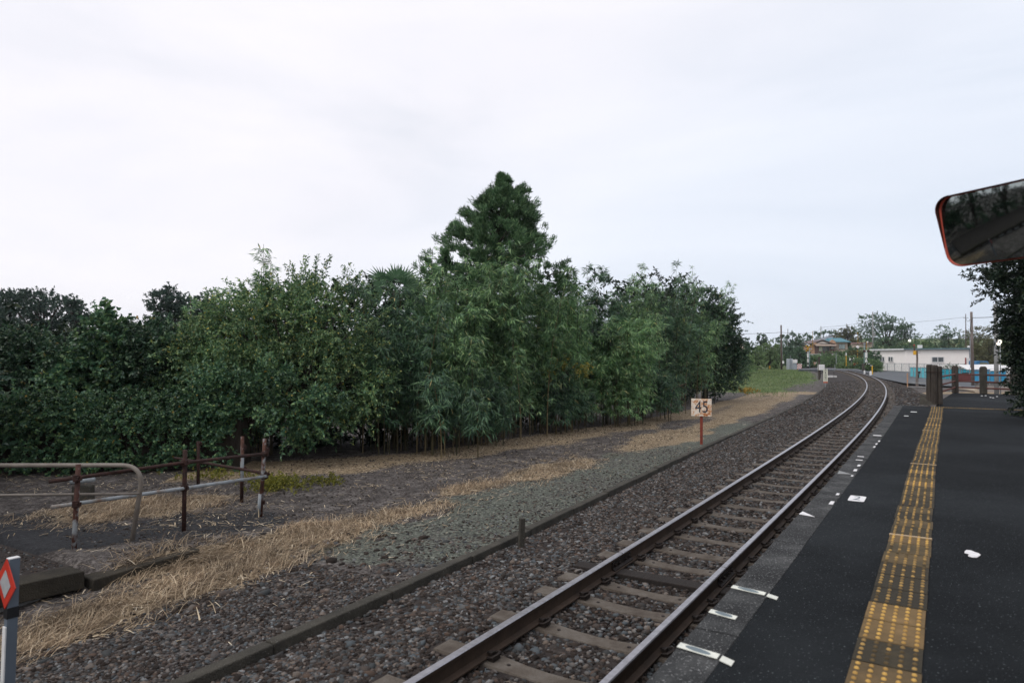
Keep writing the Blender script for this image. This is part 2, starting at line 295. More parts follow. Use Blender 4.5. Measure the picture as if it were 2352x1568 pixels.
# ================================================================ world, sun, camera
w = bpy.data.worlds.new('World'); sc.world = w; w.use_nodes = True; nt = w.node_tree; nt.nodes.clear(); N = nt.nodes.new; L = nt.links.new
SUN_EL, SUN_AZ = math.radians(46), math.radians(-128)          # azimuth from +Y towards +X
wo = N('ShaderNodeOutputWorld'); bg = N('ShaderNodeBackground'); L(bg.outputs[0], wo.inputs[0])
sky = N('ShaderNodeTexSky'); sky.sky_type = 'NISHITA'; sky.sun_disc = False; sky.sun_elevation = SUN_EL; sky.sun_rotation = SUN_AZ; sky.air_density = 1; sky.dust_density = 2
tc = N('ShaderNodeTexCoord'); mp = N('ShaderNodeMapping'); mp.inputs['Scale'].default_value = (1.0, 1.3, 4.2); mp.inputs['Rotation'].default_value = (0, .22, .5); L(tc.outputs['Generated'], mp.inputs[0])
nz = N('ShaderNodeTexNoise'); nz.inputs['Scale'].default_value = 1.5; nz.inputs['Detail'].default_value = 5; nz.inputs['Roughness'].default_value = .52; nz.inputs['Distortion'].default_value = .5; L(mp.outputs[0], nz.inputs['Vector'])
cr = ramp(nt, [(.32, (8.6, 8.7, 9.2)), (.5, (9.7, 9.55, 9.9)), (.68, (10.4, 10.1, 10.3))]); L(nz.outputs[0], cr.inputs[0])
# the cloud sheet is thinner, so brighter, round the hidden sun and heavier on the far side
sp = N('ShaderNodeVectorMath'); sp.operation = 'DOT_PRODUCT'; L(tc.outputs['Generated'], sp.inputs[0]); sp.inputs[1].default_value = (math.sin(SUN_AZ) * math.cos(SUN_EL), math.cos(SUN_AZ) * math.cos(SUN_EL), math.sin(SUN_EL))
mr = N('ShaderNodeMapRange'); mr.inputs[1].default_value = -.75; mr.inputs[2].default_value = .75; L(sp.outputs['Value'], mr.inputs[0])
cb = ramp(nt, [(.05, (.74, .83, .92)), (.25, (.86, .92, .985)), (.42, (.97, .975, 1.0)), (1, (1.06, 1.04, 1.05))]); L(mr.outputs[0], cb.inputs[0])
vm = N('ShaderNodeMix'); vm.data_type = 'RGBA'; vm.blend_type = 'MULTIPLY'; vm.inputs[0].default_value = 1; L(cr.outputs[0], vm.inputs[6]); L(cb.outputs[0], vm.inputs[7])
mx = N('ShaderNodeMix'); mx.data_type = 'RGBA'; mx.inputs[0].default_value = .93; L(sky.outputs[0], mx.inputs[6]); L(vm.outputs[2], mx.inputs[7])
L(mx.outputs[2], bg.inputs[0]); bg.inputs[1].default_value = .094
sl = bpy.data.lights.new('sun', 'SUN'); sl.energy = 1.4; sl.angle = math.radians(26); sl.color = (1, .96, .92); so = bpy.data.objects.new('sun', sl); COL.objects.link(so)
sv = Vector((math.sin(SUN_AZ) * math.cos(SUN_EL), math.cos(SUN_AZ) * math.cos(SUN_EL), math.sin(SUN_EL))); so.rotation_euler = sv.to_track_quat('Z', 'Y').to_euler()
cam = bpy.data.cameras.new('camera'); cam.sensor_width = 36; cam.lens = 24; cam.clip_end = 3000; cam.clip_start = .05
cam.dof.use_dof = True; cam.dof.focus_distance = 14; cam.dof.aperture_fstop = 2.4
co = bpy.data.objects.new('camera', cam); COL.objects.link(co); co.location = (0, 0, HC); co.rotation_euler = (PI / 2 + PITCH, 0, 0); sc.camera = co
vs = sc.view_settings; vs.view_transform = 'Standard'; vs.look = 'None'; vs.exposure = .18; vs.gamma = 1
# ================================================================ ground
KS = [(-2, -2.3), (4.6, -2.36), (6.6, -2.36), (8.1, -2.42), (9.6, -2.46), (11.7, -2.58), (14.5, -2.70), (20.3, -2.99), (27, -3.16), (33.3, -3.27), (45, -3.45), (66, -3.6)]
def koffv(s): return np.interp(s, [k[0] for k in KS], [k[1] for k in KS])
def koff(s): return float(koffv(s))
BASE = [(-60, 34), (-20.2, -1.0), (-16, 7), (-14.5, 13.5), (-11.3, 16.0), (-8.0, 16.3), (-5.8, 16.3), (-3.3, 17.0), (-2.0, 18.2), (.3, 21.0), (5.7, 27.5), (13.1, 39.9), (17, 47)]
BX = np.array([p[0] for p in BASE[3:]]); BY = np.array([p[1] for p in BASE[3:]])
def grove_gap(x, y): return np.interp(x, BX, BY) - y          # > 0 in front of the grove
OP_S1 = 5.45                                                   # where the old platform on the far side begins (s below this)
def op_top(s): return np.interp(s, [-30, -6, 5.7, 9.5], [.5, .42, -.10, -.30])
def gz(x, y, s=None, o=None, rough=True):
    x = np.atleast_1d(np.asarray(x, float)); y = np.atleast_1d(np.asarray(y, float))
    if s is None: s, o = SO(x, y)
    z = np.full(len(x), -.30)
    ko = koffv(s); z += sst(ko + .0, ko + .12, o) * (1 - sst(1.9, 3.2, o)) * -.26                                # under the track bed
    ramp_ = sst(5.45, 5.65, s) * (1 - sst(8, 9.5, s)) * sst(-10.5, -9, o) * (1 - sst(-5.6, -5.2, o)); z = z + ramp_ * (op_top(s) + .28)
    z += 3.3 * sst(5, 12, o) * sst(150, 188, y) + 9 * sst(200, 420, y) * sst(4, 40, np.abs(o))
    z -= .5 * sst(3.5, 1.6, np.abs(o - 4)) * (s < 20) * (s > -60) * sst(1.6, 2.2, o) * 0
    if rough:
        nr = (1 - sst(40, 70, y)) * (np.abs(x) < 40)
        z += nr * ((fbm(x, y, .9) - .5) * .09 + (fbm(x + 9, y, 4) - .5) * .035) * np.maximum(sst(2.2, 2.8, o), 1 - sst(-.12, .02, o - ko))
    return z
def axis(segs):
    a = []
    for lo, hi, st in segs: a += list(np.arange(lo, hi, st))
    return np.array(a + [segs[-1][1]])
ax = axis([(-500, -200, 60), (-200, -60, 14), (-60, -20, 2), (-20, -12, .6), (-12, 8, .14), (8, 22, .3), (22, 60, .8), (60, 150, 2.5), (150, 300, 10), (300, 500, 50)])
ay = axis([(-180, -60, 40), (-60, -20, 4), (-20, 2, 1), (2, 24, .14), (24, 48, .35), (48, 130, 1.0), (130, 260, 4), (260, 500, 20), (500, 630, 65)])
gx, gy = np.meshgrid(ax, ay, indexing='ij'); X = gx.ravel(); Y = gy.ravel(); S_, O_ = SO(X, Y)
Z = gz(X, Y, S_, O_); nx, ny = len(ax), len(ay)
idx = np.arange(nx * ny).reshape(nx, ny); quads = np.stack([idx[:-1, :-1], idx[1:, :-1], idx[1:, 1:], idx[:-1, 1:]], -1).reshape(-1, 4)
def patch(s, o, s0, o0, rs, ro, soft=.35): return 1 - sst(1 - soft, 1 + soft, np.hypot((s - s0) / rs, (o - o0) / ro) + (fbm(s, o, 1.3) - .5) * .9)
DRY = [(5.0, -4.4, .9, .5), (6.5, -5.3, .9, .22), (6.6, -4.55, 1.1, .62), (8.3, -5.0, 1.0, .55), (10.1, -4.8, .9, .36), (12.2, -5.1, .8, .3), (15.0, -4.85, 1.9, .62), (7.6, -8.5, 1.5, .9), (20.5, -4.6, 2.2, .75), (23.6, -4.9, 1.5, .5), (27.5, -4.5, 3, .5), (34, -4.6, 4, .7), (44, -5, 6, .9)]
def m_straw_(x, y, s, o):
    g = grove_gap(x, y); a = sst(-.5, .2, g) * (1 - sst(1.2, 3.6, g + (fbm(x, y, .5) - .5) * 3)) * (x > -7) * (y < 47)
    for q in DRY: a = np.maximum(a, .75 * patch(s, o, *q))
    a = np.maximum(a, .9 * patch(s, o, 22, -4.6, 3.2, .9)); a = np.maximum(a, .7 * patch(s, o, 40, -5.2, 12, 1.0))
    return a
def m_moss_(s, o): return sst(-4.9, -4.2, o + (fbm(s, o, .8) - .5) * 1.2) * (1 - sst(-2.6, -2.2, o)) * (1 - sst(24, 34, s)) * sst(6.2, 9, s + (fbm(s, o, 1.1) - .5) * 4)
def m_grass_(x, y, s, o):
    a = sst(44, 56, s + (fbm(x, y, .25) - .5) * 14) * (1 - sst(-5.4, -4.2, o + (fbm(x, y, .6) - .5) * 1.8)) * (1 - .75 * patch(s, o, 60, -5, 9, 1.2))
    return np.maximum(a, sst(118, 130, y))
def m_asph_(s, o): return np.maximum(patch(s, o, 7.4, -6.7, 1.7, .75, .2), patch(s, o, 6.2, -8.2, .9, 1.6, .2)) * (1 - patch(s, o, 7.6, -8.5, 1.2, .6))
ground = raw('ground', np.stack([X, Y, Z], 1), quads, None, smooth=True) if False else None
mg, nt, N, L = new_mat('earth')
out = N('ShaderNodeOutputMaterial'); b = N('ShaderNodeBsdfPrincipled'); L(b.outputs[0], out.inputs[0]); b.inputs['Roughness'].default_value = .95; b.inputs['Specular IOR Level'].default_value = .2
tc = N('ShaderNodeTexCoord'); n1 = N('ShaderNodeTexNoise'); n1.inputs['Scale'].default_value = 3; n1.inputs['Detail'].default_value = 9; n1.inputs['Roughness'].default_value = .7; L(tc.outputs['Object'], n1.inputs['Vector'])
n2 = N('ShaderNodeTexNoise'); n2.inputs['Scale'].default_value = 22; n2.inputs['Detail'].default_value = 6; n2.inputs['Roughness'].default_value = .75; L(tc.outputs['Object'], n2.inputs['Vector'])
def attr(n): a = N('ShaderNodeVertexColor'); a.layer_name = n; s = N('ShaderNodeSeparateColor'); L(a.outputs[0], s.inputs[0]); return s
za = attr('zone'); zb = attr('zone_b')
def mixc(fac, a, bcol):
    mm = N('ShaderNodeMath'); mm.operation = 'ADD'; L(fac, mm.inputs[0]); L(n2.outputs[0], mm.inputs[1]); r = ramp(nt, [(.78, (0, 0, 0)), (1.0, (1, 1, 1))])
    m2 = N('ShaderNodeMath'); m2.operation = 'MULTIPLY_ADD'; L(mm.outputs[0], m2.inputs[0]); m2.inputs[1].default_value = .72; m2.inputs[2].default_value = .17; L(m2.outputs[0], r.inputs[0])
    x = N('ShaderNodeMix'); x.data_type = 'RGBA'; L(r.outputs[0], x.inputs[0]); L(a, x.inputs[6]); L(bcol, x.inputs[7]); return x.outputs[2]
dirt = ramp(nt, [(.36, (.012, .010, .0095)), (.48, (.052, .046, .043)), (.62, (.19, .175, .165))]); nm = N('ShaderNodeMix'); nm.data_type = 'FLOAT'; nm.inputs[0].default_value = .6; L(n1.outputs[0], nm.inputs[2]); L(n2.outputs[0], nm.inputs[3]); L(nm.outputs[0], dirt.inputs[0])
moss = ramp(nt, [(.36, (.018, .019, .017)), (.5, (.078, .086, .072)), (.64, (.21, .225, .19))]); L(n2.outputs[0], moss.inputs[0])
strw = ramp(nt, [(.32, (.045, .033, .023)), (.5, (.215, .165, .105)), (.68, (.44, .36, .25))]); L(n2.outputs[0], strw.inputs[0])
gras = ramp(nt, [(.3, (.04, .06, .025)), (.5, (.085, .12, .045)), (.75, (.15, .17, .075))]); L(n1.outputs[0], gras.inputs[0])
asp = ramp(nt, [(.3, (.016, .017, .019)), (.6, (.036, .038, .042)), (.8, (.12, .125, .135))]); L(n2.outputs[0], asp.inputs[0])
pal = ramp(nt, [(.3, (.10, .085, .07)), (.7, (.21, .185, .16))]); L(n1.outputs[0], pal.inputs[0])
c = mixc(za.outputs[0], dirt.outputs[0], moss.outputs[0]); c = mixc(za.outputs[2], c, gras.outputs[0]); c = mixc(zb.outputs[0], c, asp.outputs[0]); c = mixc(zb.outputs[1], c, pal.outputs[0]); c = mixc(za.outputs[1], c, strw.outputs[0])
L(c, b.inputs['Base Color']); bp = N('ShaderNodeBump'); bp.inputs['Strength'].default_value = .8; bp.inputs['Distance'].default_value = .03; L(n2.outputs[0], bp.inputs['Height']); L(bp.outputs[0], b.inputs['Normal'])
ground = raw('ground', np.stack([X, Y, Z], 1), quads, mg, smooth=True); tag(ground, kind='structure')
def vcol(me, name, r, g, bl):
    a = me.color_attributes.new(name, 'FLOAT_COLOR', 'POINT'); a.data.foreach_set('color', np.stack([r, g, bl, np.ones(len(r))], 1).astype(np.float32).ravel())
pale = sst(4.5, 7, O_) * sst(24, 30, S_) * (1 - sst(60, 80, S_)) * (1 - sst(20, 26, O_))
vcol(ground.data, 'zone', m_moss_(S_, O_) * (.55 + .45 * sst(.38, .6, fbm(X, Y, 1.7))), m_straw_(X, Y, S_, O_), m_grass_(X, Y, S_, O_)); vcol(ground.data, 'zone_b', m_asph_(S_, O_), pale, pale * 0)
# ---------------------------------------------------------------- track bed
PROF = [(-3.6, -.345), (-2.4, -.325), (-1.75, -.26), (-1.3, -.2), (-1.0, -.185), (-.6, -.195), (0, -.20), (.6, -.195), (1.0, -.19), (1.4, -.215), (1.8, -.27), (2.4, -.36), (3.0, -.48)]
po = np.array([p[0] for p in PROF]); pz = np.array([p[1] for p in PROF])
ss = np.concatenate([np.arange(-40, 0, 1), np.arange(0, 30, .25), np.arange(30, 168, 1)])
oo = np.concatenate([np.arange(-3.7, -2.2, .09), np.interp(np.linspace(2, 12, 31), np.arange(13), po)[1:]])
sg, og = np.meshgrid(ss, oo, indexing='ij'); bx, by = P(sg.ravel(), og.ravel()); bz = np.interp(og.ravel(), po, pz) + (fbm(bx, by, 3) - .5) * .03; bz = np.where(og.ravel() < koffv(sg.ravel()) + .03, -.62, bz)
ii = np.arange(len(ss) * len(oo)).reshape(len(ss), len(oo)); q = np.stack([ii[:-1, :-1], ii[:-1, 1:], ii[1:, 1:], ii[1:, :-1]], -1).reshape(-1, 4)
tag(raw('track_bed', np.stack([bx, by, bz], 1), q[:, ::-1], m_bed, smooth=True), kind='structure')
# ballast: every stone a faceted lump
ICO = None
def ico():
    t = (1 + 5 ** .5) / 2; v = np.array([(-1, t, 0), (1, t, 0), (-1, -t, 0), (1, -t, 0), (0, -1, t), (0, 1, t), (0, -1, -t), (0, 1, -t), (t, 0, -1), (t, 0, 1), (-t, 0, -1), (-t, 0, 1)]) / 1.9
    f = np.array([(0, 11, 5), (0, 5, 1), (0, 1, 7), (0, 7, 10), (0, 10, 11), (1, 5, 9), (5, 11, 4), (11, 10, 2), (10, 7, 6), (7, 1, 8), (3, 9, 4), (3, 4, 2), (3, 2, 6), (3, 6, 8), (3, 8, 9), (4, 9, 5), (2, 4, 11), (6, 2, 10), (8, 6, 7), (9, 8, 1)]); return v, f
IV, IF = ico()
def stones(x, y, z, r):
    n = len(x); v = np.repeat(IV[None], n, 0) * R.uniform(.66, 1.2, (n, 12, 1)); v *= (np.array([1.15, .85, .62]) * R.uniform(.75, 1.25, (n, 1, 3)))
    a = R.uniform(0, 2 * PI, n); ca, sa = np.cos(a)[:, None], np.sin(a)[:, None]; tl = R.normal(size=(n, 1)) * .45
    yy_, zz_ = v[:, :, 1] * np.cos(tl) - v[:, :, 2] * np.sin(tl), v[:, :, 1] * np.sin(tl) + v[:, :, 2] * np.cos(tl)
    vx = v[:, :, 0] * ca - yy_ * sa; vy = v[:, :, 0] * sa + yy_ * ca
    V = np.stack([vx, vy, zz_], 2) * r[:, None, None] + np.stack([x, y, z], 1)[:, None]
    return V.reshape(-1, 3), (np.arange(n)[:, None, None] * 12 + IF).reshape(-1, 3)
def strew(n, s0, s1, o0, o1, r0, r1, zf=None, keep=None, pw=1.6):
    s = s0 + (s1 - s0) * R.random(n) ** pw; o = R.uniform(o0, o1, n)
    if keep is not None: k = keep(s, o); s, o = s[k], o[k]
    x, y = P(s, o); z = np.interp(o, po, pz) if zf is None else zf(x, y, s, o); r = R.uniform(r0, r1, len(s)) * (1 + (R.random(len(s)) < .04) * .5)
    return stones(x, y, z + r * .15, r)
SL = [4.62, 5.38, 6.14, 6.95, 7.75, 8.26, 8.70, 9.25, 9.85, 10.58, 11.36, 12.08]
while SL[-1] < 141: SL.append(SL[-1] + .74)
SLn = np.array([3.88, 3.14, 2.4] + SL)
def off_sleeper(s, o): return (np.min(np.abs(s[:, None] - SLn[None, :40]), 1) > .115) | (np.abs(o) > 1.08)
def thin(s, o): return (o > koffv(s) + .09) & (R.random(len(s)) < np.where((o > -2.25) & (o < -1.75), .25 + .75 * (fbm(s, o, 1.2) > .5), 1)) & off_sleeper(s, o)
tag(raw('ballast_stones', *join([strew(95000, 2.5, 32, -3.2, -.95, .015, .033, keep=thin), strew(30000, 2.5, 26, -.95, .95, .011, .030, keep=off_sleeper), strew(9000, 2.5, 26, -.95, .95, .024, .036, keep=off_sleeper),
    strew(14000, 2.5, 30, .9, 1.6, .016, .036, keep=off_sleeper), strew(20000, 24, 75, -3.4, 2.9, .03, .055, pw=1.2, keep=lambda s, o: off_sleeper(s, o) & (o > koffv(s) + .09))]), m_stone), kind='stuff')
gzf = lambda x, y, s, o: gz(x, y, s, o) - .004
tag(raw('loose_gravel', *join([strew(13000, 4, 20, -4.3, -2.35, .008, .026, gzf, lambda s, o: R.random(len(s)) < np.clip(1.25 - (np.abs(o) - 2.3) * .6, .12, 1)), strew(15000, 3.2, 7.4, -4.1, -2.45, .010, .026, gzf, lambda s, o: R.random(len(s)) < .45 + .55 * (fbm(s, o, 1.5) > .5), pw=1), strew(160, 4, 9, -4.6, -2.6, .03, .055, gzf, pw=1), strew(1500, 6, 16, -9, -4, .008, .022, gzf, pw=1), strew(3500, 6.6, 9.0, -7.3, -6.1, .005, .013, gzf, pw=1)]), m_stone), kind='stuff')
# ---------------------------------------------------------------- platform
def sweep(name, prof, s0, s1, step, mats, mi=None, kind=None, caps=True):
    ss = np.arange(s0, s1 + 1e-6, step); m = len(prof); V = []
    for p in prof: x, y = P(ss, np.full(len(ss), p[0])); V.append(np.stack([x, y, np.full(len(ss), p[1])], 1))
    V = np.stack(V, 1).reshape(-1, 3); n = len(ss); mb = MB(); fs = []; mm = []
    for i in range(n - 1):
        for j in range(m):
            k = (j + 1) % m; fs.append((i * m + j, i * m + k, (i + 1) * m + k, (i + 1) * m + j)); mm.append(mi[j] if mi else 0)
    fs += [tuple(range(m)), tuple(range((n - 1) * m + m - 1, (n - 1) * m - 1, -1))]; mm += [0, 0]
    mb.v = [tuple(v) for v in V]; mb.f = fs; mb.m = mm; o = mb.build(name, mats); return o
E1 = 21.6
pf = sweep('platform', [(1.63, .757), (9.5, .757), (9.5, -.6), (1.63, -.6)], -30, 24.6, .3, [m_asph, m_cope], [0, 1, 1, 1]); tag(pf, kind='structure')
mb = MB(); pts = [P3(24.62, 2.5, 0), Vector((*G(2150, 925.5, .757), 0)), Vector((*G(2189, 901.5, .757), 0)), Vector((*G(2400, 907, .757), 0)), P3(24.62, 9.4, 0)]; mb.ext([p + Vector((0, 0, -.6)) for p in reversed(pts)], (0, 0, 1.353)); pe = mb.build('platform_end', m_asph); tag(pe, kind='structure')
cj = [-30]; q = 5.29 - 1.04 * 20
cp = thing('platform_edge', P3(5, 1.5, .76), 'speckled concrete edging along the platform above the track', 'platform edge'); pinv = Vector(cp.location)
k = 0; s0 = 5.32 - 1.03 * 12
while s0 < 23.9:                                       # coping blocks are the pattern of one edge: one mesh
    if k == 0: cmb = MB()
    s1 = min(s0 + 1.03, 24.6); g_ = .004
    a, b_, c_, d_ = [P3(*p) - pinv for p in ((s0 + g_, 1.40, 0), (s1 - g_, 1.40, 0), (s1 - g_, 1.627, 0), (s0 + g_, 1.627, 0))]
    dz = rnd.uniform(-.003, .003); cmb.ext([p.xy.to_3d() + Vector((0, 0, .76 - .17 + dz - pinv.z)) for p in (a, b_, c_, d_)], (0, 0, .17)); s0 += 1.03; k += 1
cmb.build('edge_blocks', m_cope, cp, bevel=.006)
fw = MB(); ss = np.arange(-9, 24.6, .5)
for i in range(len(ss) - 1):
    A = [P3(ss[i], 1.47, -.55), P3(ss[i + 1], 1.47, -.55), P3(ss[i + 1], 1.628, -.55), P3(ss[i], 1.628, -.55)]; fw.ext([p - pinv for p in A], (0, 0, 1.13))
fw.build('edge_wall', m_cope, cp)
# ---------------------------------------------------------------- road with the level crossing
rd = MB(); top = [(1985, 853.5), (2010, 851), (2060, 853), (2120, 855), (2240, 858)]; bot = [(1998, 862), (2030, 870), (2075, 879), (2130, 884), (2240, 889)]
A = [G(u, v, -.16) for u, v in top]; B = [G(u, v, -.16) for u, v in bot]
for i in range(4): rd.add([(*A[i], -.16), (*A[i + 1], -.16), (*B[i + 1], -.16), (*B[i], -.16)], [(3, 2, 1, 0)])
A = [G(u, v, -.05) for u, v in ((1834, 849.2), (1900, 848.6), (1960, 850.6), (2004, 858))]; B = [G(u, v, -.05) for u, v in ((1834, 846.6), (1900, 845.6), (1960, 846.6), (2004, 850.2))]
for i in range(3): rd.ext([(*A[i], -.35), (*A[i + 1], -.35), (*B[i + 1], -.35), (*B[i], -.35)], (0, 0, .34))
tag(rd.build('road', m_road), kind='structure')
# ================================================================ rails and sleepers
RP = [(-.063, -.153), (.063, -.153), (.063, -.141), (.012, -.128), (.008, -.045), (.030, -.034), (.0325, -.008), (.026, 0), (-.026, 0), (-.0325, -.008), (-.030, -.034), (-.008, -.045), (-.012, -.128), (-.063, -.141)]
RM = [1] * 14; RM[6] = 0; RM[7] = 0; RM[8] = 0
JS = 8.86
def rail(name, off, joint, label):
    t = thing(name, P3(joint, off, -.153), label, 'rail', 'rails of the single track'); inv = Vector(t.location)
    mb = MB(); m = 14
    for s0, s1 in ((-45, joint - .007), (joint + .007, 165)):
        ss = np.concatenate([np.arange(s0, min(s1, 40), .5), np.arange(40, s1, 1.5) if s1 > 40 else [], [s1]])
        k = len(mb.v)
        for s in ss:
            for a, z in RP: p = P3(s, off + a, z) - inv; mb.v.append(tuple(p))
        n = len(ss)
        for i in range(n - 1):
            for j in range(m): j2 = (j + 1) % m; mb.f.append((k + i * m + j, k + i * m + j2, k + (i + 1) * m + j2, k + (i + 1) * m + j)); mb.m.append(RM[j])
        mb.f += [tuple(k + j for j in range(m)), tuple(k + (n - 1) * m + j for j in range(m - 1, -1, -1))]; mb.m += [1, 1]
    mb.build('rail_bar', [m_head, m_web], t)
    for sd in (-1, 1):
        fp = MB(); A = [P3(joint - .26, off + sd * .012, -.128) - inv, P3(joint + .26, off + sd * .012, -.128) - inv]
        prof = [(.002, -.128), (.05, -.137), (.05, -.125), (.022, -.11), (.022, -.055), (.03, -.047), (.002, -.047)]
        pts = [P3(joint - .26, off + sd * a, z) - inv for a, z in prof]; d = P3(joint + .26, off, 0) - P3(joint - .26, off, 0)
        fp.ext(pts if sd > 0 else pts[::-1], d); f = fp.build('fishplate', m_clip, t)
        for q in (-.2, -.09, .09, .2):
            bm_ = MB(); c0 = P3(joint + q, off + sd * .02, -.083) - inv; c1 = P3(joint + q, off + sd * .048, -.083) - inv; bm_.tube([c0, c1], .017, 6); bm_.build('bolt', m_clip, f)
    return t
rail('rail', -.5665, JS, 'worn running rail farther from the platform, shiny on top'); rail('rail', .5665, JS + .1, 'worn running rail next to the platform edge, shiny on top')
ST = None
def sleeper_mesh():
    mb = MB(); rows = [(-1.0, .105, .145, 0), (-.72, .105, .145, 0), (-.5, .10, .14, -.004), (-.2, .085, .125, -.022), (0, .082, .12, -.026), (.2, .085, .125, -.022), (.5, .10, .14, -.004), (.72, .105, .145, 0), (1.0, .105, .145, 0)]
    for x, wt, wb, dz in rows: mb.v += [(-wb, x, -.19), (wb, x, -.19), (wt + .012, x, dz - .03), (wt, x, dz), (-wt, x, dz), (-wt - .012, x, dz - .03)]
    for i in range(len(rows) - 1):
        for j in range(6): mb.f.append((i * 6 + j, i * 6 + (j + 1) % 6, i * 6 + 6 + (j + 1) % 6, i * 6 + 6 + j)); mb.m.append(0)
    mb.f += [(5, 4, 3, 2, 1, 0), tuple(range(48, 54))]; mb.m += [0, 0]
    for y in (-.33, .33): mb.tube([(0, y, -.03), (0, y, -.0085)], .016, 8, 1)
    return mb
def clip_mesh():
    mb = MB(); mb.box((0, 0, .012), (.10, .06, .03))
    pts = [(-.05, .03, .02), (-.05, -.02, .03), (-.02, -.055, .055), (.02, -.045, .06), (.04, 0, .045), (.025, .04, .035), (-.01, .05, .045)]; mb.tube(pts, .011, 6); mb.box((0, .02, .035), (.05, .03, .035)); return mb
slp = thing('concrete_sleeper', (0, 0, 0), 'x', 'sleeper'); sb = sleeper_mesh().build('sleeper_body', [m_sleeper, m_clip], slp); clips = []
for y, fl in ((-.5665 - .095, 1), (-.5665 + .095, -1), (.5665 - .095, 1), (.5665 + .095, -1)):
    c = clip_mesh().build('rail_clip', m_clip, slp, (0, y, 0)); c.rotation_euler = (0, 0, 0 if fl > 0 else PI); clips.append(c)
ORD = ['first', 'second', 'third', 'fourth', 'fifth', 'sixth', 'seventh', 'eighth', 'ninth', 'tenth', 'eleventh', 'twelfth', 'thirteenth', 'fourteenth', 'fifteenth', 'sixteenth', 'seventeenth', 'eighteenth', 'nineteenth', 'twentieth']
TI = list(SLn).index(8.70); order = sorted(SLn); ti = order.index(8.70); firsts = True
for i, s in enumerate(order):
    if i == ti: continue
    if firsts: t = slp; firsts = False
    else:
        t = slp.copy(); COL.objects.link(t)
        for ch in [sb] + (clips if s < 45 else []): c = ch.copy(); COL.objects.link(c); c.parent = t
    t.location = P3(s, rnd.uniform(-.012, .012), -.158 - rnd.uniform(0, .008)); t.rotation_euler = (0, 0, heading(s) + rnd.uniform(-.02, .02))
    t['group'] = 'concrete sleepers of the track'; n = i - ti
    if n < 0: lab = 'grey concrete sleeper, %s one on the near side of the dark timber sleeper' % ORD[-n - 1]
    elif n <= 20: lab = 'grey concrete sleeper, %s one beyond the dark timber sleeper' % ORD[n - 1]
    else: lab = 'distant concrete sleeper half buried in ballast between the curving rails'
    t['label'] = lab
tm = MB(); tm.box((0, 0, -.09), (.21, 2.1, .18)); t = tm.build('timber_sleeper', m_timber, None, P3(8.70, .02, -.150), bevel=.01); t.rotation_euler = (0, 0, heading(8.7)); tag(t, 'dark brown timber sleeper under the rail joint', 'sleeper')
# ================================================================ low kerb beside the ballast, stake
kt = thing('concrete_kerb', P3(8, koff(8), -.3), 'long low mossy concrete kerb along the far side of the ballast', 'kerb'); inv = Vector(kt.location); mb = MB(); s = -2.
while s < 64:
    l = 1.5 if s < 30 else 4; dz = rnd.uniform(-.012, .012) if s < 30 else 0; dz -= .05 * sst(13, 24, s) + .035 * sst(24, 34, s) ; w_ = .065
    pts = [P3(s + a, koff(s + a) + b_, -.62) - inv for a, b_ in ((.006, -w_), (l - .006, -w_), (l - .006, w_), (.006, w_))]; mb.ext(pts, (0, 0, .395 + dz)); s += l
mb.build('kerb_blocks', m_kerb, kt, bevel=.014)
x, y = G(1198, 1256, -.29); mb = MB(); mb.box((0, 0, .16), (.075, .06, .44), Matrix.Rotation(.04, 3, 'Y')); o = mb.build('marker_stake', m_kerb, None, (x, y, -.29), bevel=.008); o.rotation_euler = (0, 0, .4); tag(o, 'short square concrete stake standing against the low kerb', 'stake')
# ================================================================ tactile paving
def tact_off(s): return float(np.interp(s, [0, 12.4, 17.2, 21.2, 26], [2.315, 2.315, 2.36, 2.43, 2.5]))
m_tile = M('worn_tactile_tile', [(.0, (.016, .0145, .010)), (.45, (.032, .0265, .0155)), (.65, (.062, .048, .024)), (.85, (.13, .088, .038)), (1, (.20, .13, .055))], 4.5, .85, .4, 60, island=.45)
m_tile2 = M('newer_tactile_tile', [(.2, (.05, .036, .016)), (.5, (.155, .100, .040)), (.8, (.30, .19, .085))], 4.0, .8, .3, 60, island=.3)
m_tile3 = M('half_worn_tactile_tile', [(.2, (.028, .022, .012)), (.5, (.085, .058, .025)), (.8, (.17, .11, .048))], 4.0, .8, .3, 60, island=.25)
m_dot = M('worn_stud', [(.25, (.05, .036, .016)), (.5, (.20, .13, .048)), (.75, (.36, .23, .075))], 3.5, .75, island=.5)
m_dot2 = M('gold_stud', [(.3, (.30, .18, .05)), (.7, (.52, .32, .08))], 2.2, .65, island=.4)
